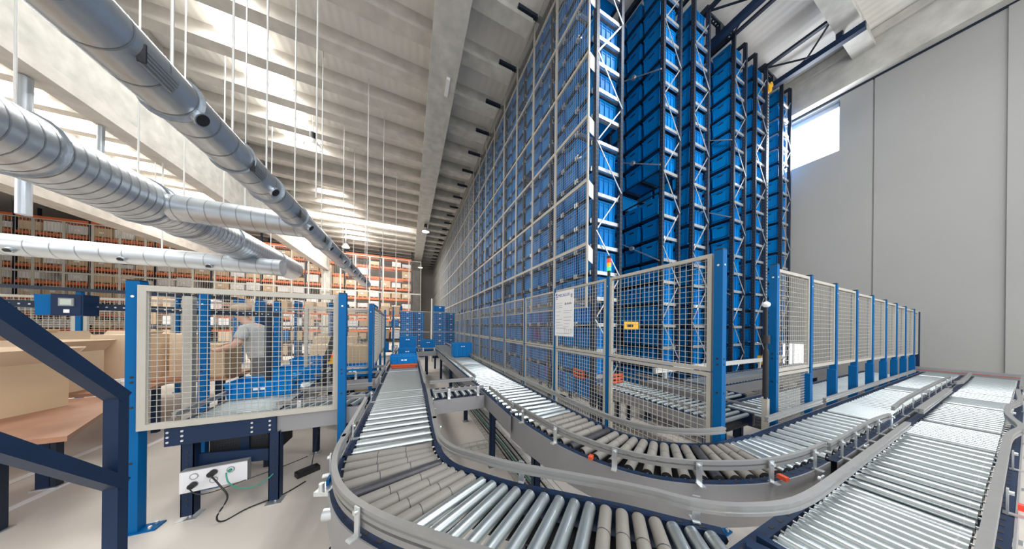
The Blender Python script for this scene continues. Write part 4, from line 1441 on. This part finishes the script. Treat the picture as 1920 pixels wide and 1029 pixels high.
# ------------------------------------------------------------------ navy support frame, front left
t = thing('steel_support', 'dark navy square steel support with two sloping braces at the left edge', 'steel support')
b = MB(); b.box(-1.283, -1.238, 1.735, 1.78, 0, 1.33, 'navy'); b.box(-1.33, -1.19, 1.69, 1.83, 0, .012, 'navy'); b.build('column', t)
b = MB(); b.bar((-1.26, 1.77, 1.30), (-1.27, 1.10, 2.02), .05, .05, 'navy', up=(.0, 0, 1)); b.build('brace', t)
b = MB(); b.bar((-1.26, 1.77, .885), (-1.27, 1.05, 1.60), .05, .05, 'navy', up=(.0, 0, 1)); b.build('brace', t)

# perforated rail with the display unit
t = thing('support_rail', 'dark perforated rail carrying the blue display unit above the boxes', 'rail')
b = MB(); b.bar((-4.6, 3.6, 1.855), (-1.4, 3.6, 1.77), .05, .06, 'navy2')
for k in range(60):
    x = -4.55 + k * .052
    b.cbox((x, 3.573, 1.855 - (x + 4.6) * .0266), (.012, .003, .012), 'galv')
b.build('rail', t)
for xx in (-4.5, -1.5):
    b = MB(); b.bar((xx, 3.63, 0), (xx, 3.63, 1.88), .05, .05, 'navy2'); b.build('leg', t)
t = thing('display_unit', 'blue and dark blue display terminal with a grey screen on the perforated rail', 'display', None, (-2.95, 3.50, 1.715))
b = MB()
b.add([(-.01, 0, .185), (.10, 0, .185), (.10, -.02, .01), (.015, -.02, .0), (-.01, .12, .185), (.10, .12, .185), (.10, .12, .01), (.015, .12, .0)],
      [(0, 3, 2, 1), (4, 5, 6, 7), (0, 1, 5, 4), (3, 7, 6, 2), (0, 4, 7, 3), (1, 2, 6, 5)], 'blue'); b.build('side_bin', t)
b = MB(); b.box(.10, .27, -.03, .09, .0, .19, 'navy'); b.box(.11, .26, -.033, -.03, .01, .18, 'navy'); b.build('housing', t)
b = MB(); b.box(.145, .225, -.04, -.033, .085, .155, 'sheet'); b.box(.155, .215, -.042, -.04, .095, .145, 'lcd'); b.build('screen', t)
b = MB(); b.box(.17, .20, -.036, -.033, .025, .055, 'white'); b.build('sticker', t)

# ------------------------------------------------------------------ benches and cardboard boxes
def bench(pts, label, legs):
    t = thing('work_bench', label, 'bench')
    b = MB()
    n = len(pts)
    vs = [(x, y, .74) for x, y in pts] + [(x, y, .78) for x, y in pts]
    b.add(vs, [tuple(range(n - 1, -1, -1)), tuple(range(n, 2 * n))] + [(i, (i + 1) % n, n + (i + 1) % n, n + i) for i in range(n)], 'wood')
    b.build('bench_top', t)
    for x, y in legs:
        b = MB(); b.box(x - .04, x + .04, y - .03, y + .03, 0, .70, 'navy'); b.box(x + .045, x + .08, y - .03, y + .03, 0, .70, 'navy2'); b.box(x - .06, x + .10, y - .05, y + .05, 0, .01, 'galv'); b.build('leg', t)
    b = MB()
    for i in range(len(legs) // 2):
        a, c = legs[2 * i], legs[2 * i + 1]
        b.bar((*a, .69), (*c, .69), .05, .07, 'sheet')
    b.build('apron', t)


bench([(-2.40, 3.02), (-2.74, 3.72), (-3.02, 4.32), (-3.10, 4.5), (-5.6, 4.4), (-5.6, 3.02)], 'brown topped work bench in front at the left under the open cardboard boxes', [(-3.3, 4.0), (-3.0, 3.3), (-4.9, 4.0), (-4.9, 3.3)])
bench([(-3.15, 4.72), (-3.45, 5.6), (-3.72, 6.6), (-3.9, 7.9), (-5.8, 7.9), (-5.8, 4.72)], 'brown topped work bench behind the large mesh panel', [(-3.5, 5.0), (-3.95, 7.5), (-5.4, 5.0), (-5.4, 7.5)])


def carton(x, y, z, w_, d, h, rz, label, m='card', flaps=0, open_=False, name='cardboard_box'):
    t = thing(name, label, 'cardboard box', None, (x, y, z), rz)
    b = MB()
    k = .008
    if not open_:
        b.box(-w_ / 2, w_ / 2, -d / 2, d / 2, 0, h, m)
        b.box(-w_ / 2, w_ / 2, -.025, .025, h, h + .001, 'card2')
    else:
        b.box(-w_ / 2, w_ / 2, -d / 2, -d / 2 + k, k, h, m); b.box(-w_ / 2, w_ / 2, d / 2 - k, d / 2, k, h, m)
        b.box(-w_ / 2, -w_ / 2 + k, -d / 2 + k, d / 2 - k, k, h, m); b.box(w_ / 2 - k, w_ / 2, -d / 2 + k, d / 2 - k, k, h, m)
        b.box(-w_ / 2, w_ / 2, -d / 2, d / 2, 0, k, m)
    b.build('body', t)
    if open_:
        fl = min(.22, d / 2)
        for (p0, p1, dv) in (((-w_ / 2, -d / 2), (w_ / 2, -d / 2), (0, -1)), ((w_ / 2, -d / 2), (w_ / 2, d / 2), (1, 0)), ((w_ / 2, d / 2), (-w_ / 2, d / 2), (0, 1)), ((-w_ / 2, d / 2), (-w_ / 2, -d / 2), (-1, 0))):
            out, upz = (fl * .5, fl * .62) if dv[1] == 0 or dv[1] == 1 else (fl * .85, -.05)
            a = (p0[0], p0[1], h); c = (p1[0], p1[1], h)
            c2 = (p1[0] + dv[0] * out, p1[1] + dv[1] * out, h + upz); a2 = (p0[0] + dv[0] * out, p0[1] + dv[1] * out, h + upz)
            b = MB()
            e = .004
            vs = [a, c, c2, a2] + [(q[0] + e * (dv[0] or 1), q[1] + e, q[2] + e) for q in (a, c, c2, a2)]
            b.add(vs, [(0, 1, 2, 3), (7, 6, 5, 4), (0, 4, 5, 1), (1, 5, 6, 2), (2, 6, 7, 3), (3, 7, 4, 0)], 'card2'); b.build('flap', t)
    return t


carton(-3.85, 3.92, .78, 1.05, .62, .47, R(-10), 'large plain cardboard box in front on the near bench, flap folded down', 'card', open_=True)
carton(-4.15, 4.95, .78, .62, .5, .50, R(-4), 'cardboard box with raised flap right behind the large front box', 'card2', open_=True)
carton(-5.25, 5.6, .78, .8, .55, .62, R(-2), 'cardboard box with brown flaps standing furthest left behind the front box', 'card2', open_=True)
carton(-4.35, 5.95, .78, .62, .5, .60, R(-3), 'cardboard box with raised flap between the front box and the blue post', 'card2', open_=True)
carton(-3.85, 5.55, .78, .40, .45, .70, R(0), 'tall pale cardboard box just right of the thick blue post seen through the mesh', 'card2')
carton(-4.0, 6.6, .78, .42, .40, .68, R(0), 'brown cardboard box with its side in shade behind the mesh', 'card')
carton(-3.35, 5.75, .80, .26, .35, .68, R(0), 'pale upright cardboard box directly in front of the person', 'card2')
carton(-2.95, 5.55, .80, .42, .42, .52, R(0), 'cardboard box under the hands of the person', 'card')
b = MB(); b.box(-3.6, -2.7, 5.3, 6.0, .74, .80, 'wood')
for x, y in ((-3.5, 5.4), (-2.8, 5.4), (-3.5, 5.9), (-2.8, 5.9)): b.box(x - .03, x + .03, y - .03, y + .03, 0, .74, 'navy')
b.build('packing_table', label='small brown packing table in front of the person', cat='table')
carton(-1.65, 7.75, 0, 1.3, .5, 1.12, R(0), 'wide pale cardboard carton stack behind the picking station', 'card2')
carton(-2.2, 9.6, 0, 1.2, .6, 1.25, R(0), 'pale carton pallet beyond the person', 'card2')
carton(-.98, 5.45, 0, .55, .4, 1.25, R(0), 'brown carton standing behind the second transfer conveyor', 'card')
# white paper rolls on the bench
for i, (x, y, lab) in enumerate(((-3.45, 4.95, 'first'), (-3.62, 5.1, 'second'))):
    b = MB(); b.cyl((x, y, .78), (x, y, .88), .06, 'white', 16); b.cyl((x, y, .88), (x, y, .881), .025, 'card', 12)
    b.build('tape_roll', label='white tape roll on the rear bench, %s from the front' % lab, cat='tape roll')

# yellow button box + dark screen at the station
t = thing('emergency_button', 'yellow emergency stop box with red button on a black stand at the picking station', 'emergency button', None, (-1.02, 4.15, 0))
b = MB(); b.box(-.012, .012, -.012, .012, .80, 1.1, 'black'); b.build('stand', t)
b = MB(); b.box(-.05, .05, -.05, .05, 1.1, 1.2, 'yellow'); b.build('housing', t)
b = MB(); b.cyl((0, 0, 1.2), (0, 0, 1.235), .03, 'red', 12); b.build('button', t)
t = thing('monitor', 'dark slanted monitor back on an arm behind the mesh at the picking station', 'monitor', None, (-1.12, 4.2, 1.14), R(15))
b = MB()
b.add([(-.02, -.22, 0), (.05, -.22, 0), (.05, .22, 0), (-.02, .22, 0), (.12, -.22, .52), (.17, -.22, .52), (.17, .22, .52), (.12, .22, .52)],
      [(0, 3, 2, 1), (4, 5, 6, 7), (0, 1, 5, 4), (1, 2, 6, 5), (2, 3, 7, 6), (3, 0, 4, 7)], 'black'); b.build('screen_housing', t)
b = MB(); b.cyl((0, 0, -.4), (0, 0, .06), .02, 'black', 10); b.build('arm', t)

# ------------------------------------------------------------------ person
def skin_body(name, nodes, edges, m, parent, sub=2):
    me = bpy.data.meshes.new(name)
    me.from_pydata([n[:3] for n in nodes], edges, [])
    me.materials.append(M[m])
    o = put(me, name, parent)
    mo = o.modifiers.new('skin', 'SKIN'); mo.use_smooth_shade = True
    sv = me.skin_vertices[0].data
    for i, n in enumerate(nodes):
        r = n[3]
        sv[i].radius = (r, n[4] if len(n) > 4 else r)
        sv[i].use_root = (i == 0)
    s2 = o.modifiers.new('sub', 'SUBSURF'); s2.levels = sub; s2.render_levels = sub
    return o


PS = thing('person', 'person in tan cap, grey short sleeved shirt and dark trousers bending over a box', 'person', None, (-2.17, 5.12, 0))
# local frame: facing -X (towards the bench), slight bend forward
# body (skin-coloured continuous figure)
J = [(0, 0, 1.00, .11, .13),            # 0 pelvis
     (-.02, 0, 1.18, .10, .13), (-.07, 0, 1.38, .11, .15), (-.13, 0, 1.55, .10, .17), (-.17, 0, 1.63, .06, .07), (-.24, 0, 1.72, .055, .055),  # spine to neck
     (-.28, 0, 1.80, .095, .085), (-.30, 0, 1.88, .085, .08),   # head
     (-.13, -.20, 1.57, .065), (-.20, -.27, 1.34, .05), (-.42, -.20, 1.26, .038), (-.50, -.17, 1.27, .022, .035),  # right arm
     (-.13, .20, 1.57, .065), (-.24, .24, 1.36, .05), (-.46, .17, 1.33, .038), (-.53, .13, 1.33, .022, .035),
     (.0, -.10, .88, .07), (-.03, -.12, .52, .055), (.03, -.12, .12, .045), (-.08, -.13, .05, .035, .045),
     (.0, .10, .88, .07), (-.01, .12, .52, .055), (.06, .12, .12, .045), (-.05, .13, .05, .035, .045)]
E_ = [(0, 1), (1, 2), (2, 3), (3, 4), (4, 5), (5, 6), (6, 7), (3, 8), (8, 9), (9, 10), (10, 11), (3, 12), (12, 13), (13, 14), (14, 15),
      (0, 16), (16, 17), (17, 18), (18, 19), (0, 20), (20, 21), (21, 22), (22, 23)]
body = skin_body('body', J, E_, 'skin', PS)
# fingers
for hx, hy, hz in ((-.50, -.17, 1.27), (-.53, .13, 1.33)):
    for k, (dy, L) in enumerate(((-.03, .06), (-.01, .075), (.01, .07), (.028, .055))):
        skin_body('finger', [(hx, hy + dy * .8, hz, .011), (hx - L * .6, hy + dy, hz - .008, .009), (hx - L, hy + dy, hz - .035, .008)], [(0, 1), (1, 2)], 'skin', PS, 1)
    s = 1 if hy < 0 else -1
    skin_body('thumb', [(hx + .02, hy + s * .03, hz, .012), (hx - .01, hy + s * .055, hz - .012, .010), (hx - .04, hy + s * .055, hz - .03, .008)], [(0, 1), (1, 2)], 'skin', PS, 1)
# face features
b = MB()
b.sphere((-.395, 0, 1.815), .02, 'skin', 8, (1.2, .8, 1.2)); b.sphere((-.27, -.095, 1.81), .025, 'skin', 8, (.8, .4, 1.3)); b.sphere((-.27, .095, 1.81), .025, 'skin', 8, (.8, .4, 1.3)); b.build('nose_and_ears', PS)
b = MB(); b.sphere((-.375, -.035, 1.845), .012, 'white', 8); b.sphere((-.375, .035, 1.845), .012, 'white', 8); b.sphere((-.385, -.035, 1.845), .006, 'black', 6); b.sphere((-.385, .035, 1.845), .006, 'black', 6); b.build('eyes', PS)
b = MB(); b.cbox((-.378, 0, 1.765), (.008, .045, .008), 'cap'); b.build('mouth', PS)
b = MB(); b.sphere((-.265, 0, 1.845), .105, 'hair', 14, (1.0, .93, 1.0)); b.build('hair', PS)
b = MB(); b.sphere((-.28, 0, 1.90), .112, 'cap', 16, (1.08, .95, .62)); b.cbox((-.41, 0, 1.885), (.13, .16, .014), 'cap'); b.build('cap', PS)
shirt = skin_body('shirt', [(.01, 0, 1.06, .165, .195), (-.02, 0, 1.2, .155, .185), (-.07, 0, 1.38, .165, .20), (-.13, 0, 1.55, .145, .215), (-.18, 0, 1.65, .09, .10),
                            (-.13, -.21, 1.56, .085), (-.175, -.265, 1.41, .075), (-.13, .21, 1.56, .085), (-.20, .235, 1.44, .075)],
                  [(0, 1), (1, 2), (2, 3), (3, 4), (3, 5), (5, 6), (3, 7), (7, 8)], 'shirt', PS)
# trousers: waist band and seat lofted, then two tapering legs
b = MB()
def ring(cx, cy, z, rx, ry, n=20): return [(cx + rx * math.cos(2 * math.pi * k / n), cy + ry * math.sin(2 * math.pi * k / n), z) for k in range(n)]
def loft(b, rings, m):
    n = len(rings[0])
    vs = [v for r_ in rings for v in r_]
    fs = [(i * n + k, i * n + (k + 1) % n, (i + 1) * n + (k + 1) % n, (i + 1) * n + k) for i in range(len(rings) - 1) for k in range(n)]
    fs += [tuple(range(n - 1, -1, -1)), tuple((len(rings) - 1) * n + k for k in range(n))]
    b.add(vs, fs, m, True)
loft(b, [ring(.0, 0, .80, .10, .13), ring(.0, 0, .86, .145, .19), ring(.01, 0, .96, .15, .195), ring(-.005, 0, 1.06, .135, .18), ring(-.02, 0, 1.12, .13, .172)], 'trousers')
for s_, dx in ((-1, 0), (1, .03)):
    loft(b, [ring(.0, s_ * .095, .93, .09, .09), ring(.0, s_ * .10, .84, .10, .098), ring(-.01 + dx * .3, s_ * .115, .62, .085, .085), ring(-.02 + dx, s_ * .12, .48, .075, .075), ring(.02 + dx, s_ * .12, .25, .068, .066), ring(.03 + dx, s_ * .125, .07, .07, .06)], 'trousers')
b.build('trousers', PS)
for s in (-1, 1):
    b = MB(); b.sphere((-.03 + (.03 if s > 0 else 0), s * .125, .05), .06, 'black', 12, (2.1, .85, .85)); b.build('shoe', PS)

# ------------------------------------------------------------------ orange pallet racks at the back left
PL = [.15, 1.2, 2.2, 3.2, 4.2, 5.2, 6.2, 7.2, 8.2]
random.seed(21)
bw = 2.75
NB = 9
YR = 25.0
t = thing('pallet_rack', 'long orange beamed pallet rack across the back of the hall', 'pallet rack')
for k in range(NB + 1):
    x = .2 - k * bw
    for yy in (YR, YR + 1.0):
        b = MB(); b.box(x - .05, x + .05, yy - .05, yy + .05, 0, 8.95, 'navy2'); b.build('upright', t)
    b = MB()
    for q in range(8):
        z = .3 + q * 1.05
        b.bar((x, YR, z), (x, YR + 1, z + .5), .03, .03, 'galv'); b.bar((x, YR + 1, z + .5), (x, YR, z + 1.0), .03, .03, 'galv')
    b.build('brace', t)
for k in range(NB):
    x1 = .2 - k * bw; x0 = x1 - bw
    for z in PL[1:]:
        b = MB()
        for yy in (YR, YR + 1.0):
            b.box(x0 + .05, x1 - .05, yy - .06, yy - .0, z - .17, z, 'orange')
        b.build('beam', t)
cols = ('card', 'card2', 'wrap', 'card', 'wrap', 'white', 'wrap', 'card')
for k in range(NB):
    x1 = .2 - k * bw; x0 = x1 - bw
    for li, z in enumerate(PL[1:-1]):
        for s in range(3):
            if random.random() < .12: continue
            cx = x0 + .48 + s * .9
            h = random.uniform(.25, .62)
            m_ = random.choice(cols)
            b = MB()
            for dx in (-.35, 0, .35): b.box(cx + dx - .05, cx + dx + .05, YR, YR + .9, z, z + .09, 'pallet')
            b.box(cx - .41, cx + .41, YR - .02, YR + .9, z + .09, z + .12, 'pallet')
            b.box(cx - .39, cx + .39, YR, YR + .88, z + .12, z + .12 + h, m_)
            if random.random() < .5: b.box(cx - .15, cx + .05, YR - .004, YR, z + .3, z + .42, 'white')
            lab = 'loaded pallet on beam level %s, bay %s from the main column, %s place' % (ORD[li], ORD[k], ('left', 'middle', 'right')[s])
            b.build('loaded_pallet', label=lab, cat='pallet', group='loaded pallets in the orange racks')
# tall mesh in front of the pallet racks
TMg = grid_mesh(1.05, 3.1, .12, 3.1, .012)
TMf = frame_mesh(1.05, 3.1, .05, .04, 'cream')
for k in range(23):
    x = 1.0 - (k + 1) * 1.05
    t = thing('mesh_screen', 'tall cream mesh screen in front of the orange racks, column %s' % ('at the main column' if k == 0 else (ORD[k] + ' from the main column') if k < 20 else 'at the far left end'),
              'mesh screen', 'far mesh screens' if k >= 20 else None, (x, 23.6, 1.5))
    put(TMf, 'frame', t); put(TMf, 'frame', t, (0, 0, 3.1)); put(TMg, 'wire_grid', t); put(TMg, 'wire_grid', t, (0, 0, 3.1))

# middle distance: shelving with boxes seen through the large panel
random.seed(4)
for si, (x0, y, lab) in enumerate(((-8.9, 13.0, 'left'), (-5.9, 13.4, 'middle'), (-2.9, 13.8, 'right'))):
    t = thing('shelving_unit', 'blue shelving unit with cartons beyond the packing area, %s one' % lab, 'shelving')
    for xx in (x0, x0 + 1.25, x0 + 2.5):
        b = MB(); b.box(xx - .05, xx + .05, y, y + .6, 0, 2.7, 'blue'); b.build('upright', t)
    for z in (.3, .95, 1.6, 2.2):
        b = MB(); b.box(x0, x0 + 2.5, y, y + .6, z - .07, z, 'orange' if z > 1.9 else 'navy2'); b.build('shelf', t)
        for q in range(5):
            if random.random() < .15: continue
            w_ = random.uniform(.28, .42); h = random.uniform(.25, .5)
            b = MB(); b.box(x0 + .12 + q * .48, x0 + .12 + q * .48 + w_, y + .02, y + .5, z, z + h, random.choice(('card', 'card2', 'white', 'tote', 'card')))
            b.build('shelf_box', label='box on the %s blue shelving unit, %s place on the shelf at level %s' % (lab, ORD[q], ORD[int(z * 2) if z < 1 else int(z * 2) - 0]), cat='box', group='boxes on the blue shelving units')

# green exit sign on the left
t = thing('exit_sign', 'small green exit sign with white running figure above the left mesh fence', 'exit sign', None, (-9.1, 8.2, 2.42))
b = MB(); b.box(0, .36, -.02, .02, 0, .17, 'signgreen'); b.build('panel', t)
b = MB(); b.box(.10, .22, -.024, -.02, .07, .10, 'white'); b.bar((.22, -.022, .085), (.26, -.022, .13), .003, .02, 'white', up=(0, 1, 0)); b.cyl((.24, -.024, .145), (.24, -.02, .145), .014, 'white', 8); b.build('pictogram', t)
b = MB(); b.bar((-10.6, 8.25, 2.42), (-4, 8.25, 2.30), .05, .07, 'navy2'); b.build('cable_duct', label='dark trunking running along the top of the left mesh fence', cat='trunking')

t = thing('tool_case', 'black case on a stand at the far right edge beside the nearest conveyor', 'case', None, (8.6, -.32, 0))
b = MB(); b.box(-.35, .35, -.16, .12, .30, .72, 'black'); b.box(-.36, .36, -.17, -.16, .48, .50, 'galv'); b.build('body', t)
b = MB()
for x in (-.3, .3):
    for y in (-.12, .08): b.box(x - .02, x + .02, y - .02, y + .02, 0, .30, 'navy2')
b.build('stand', t)
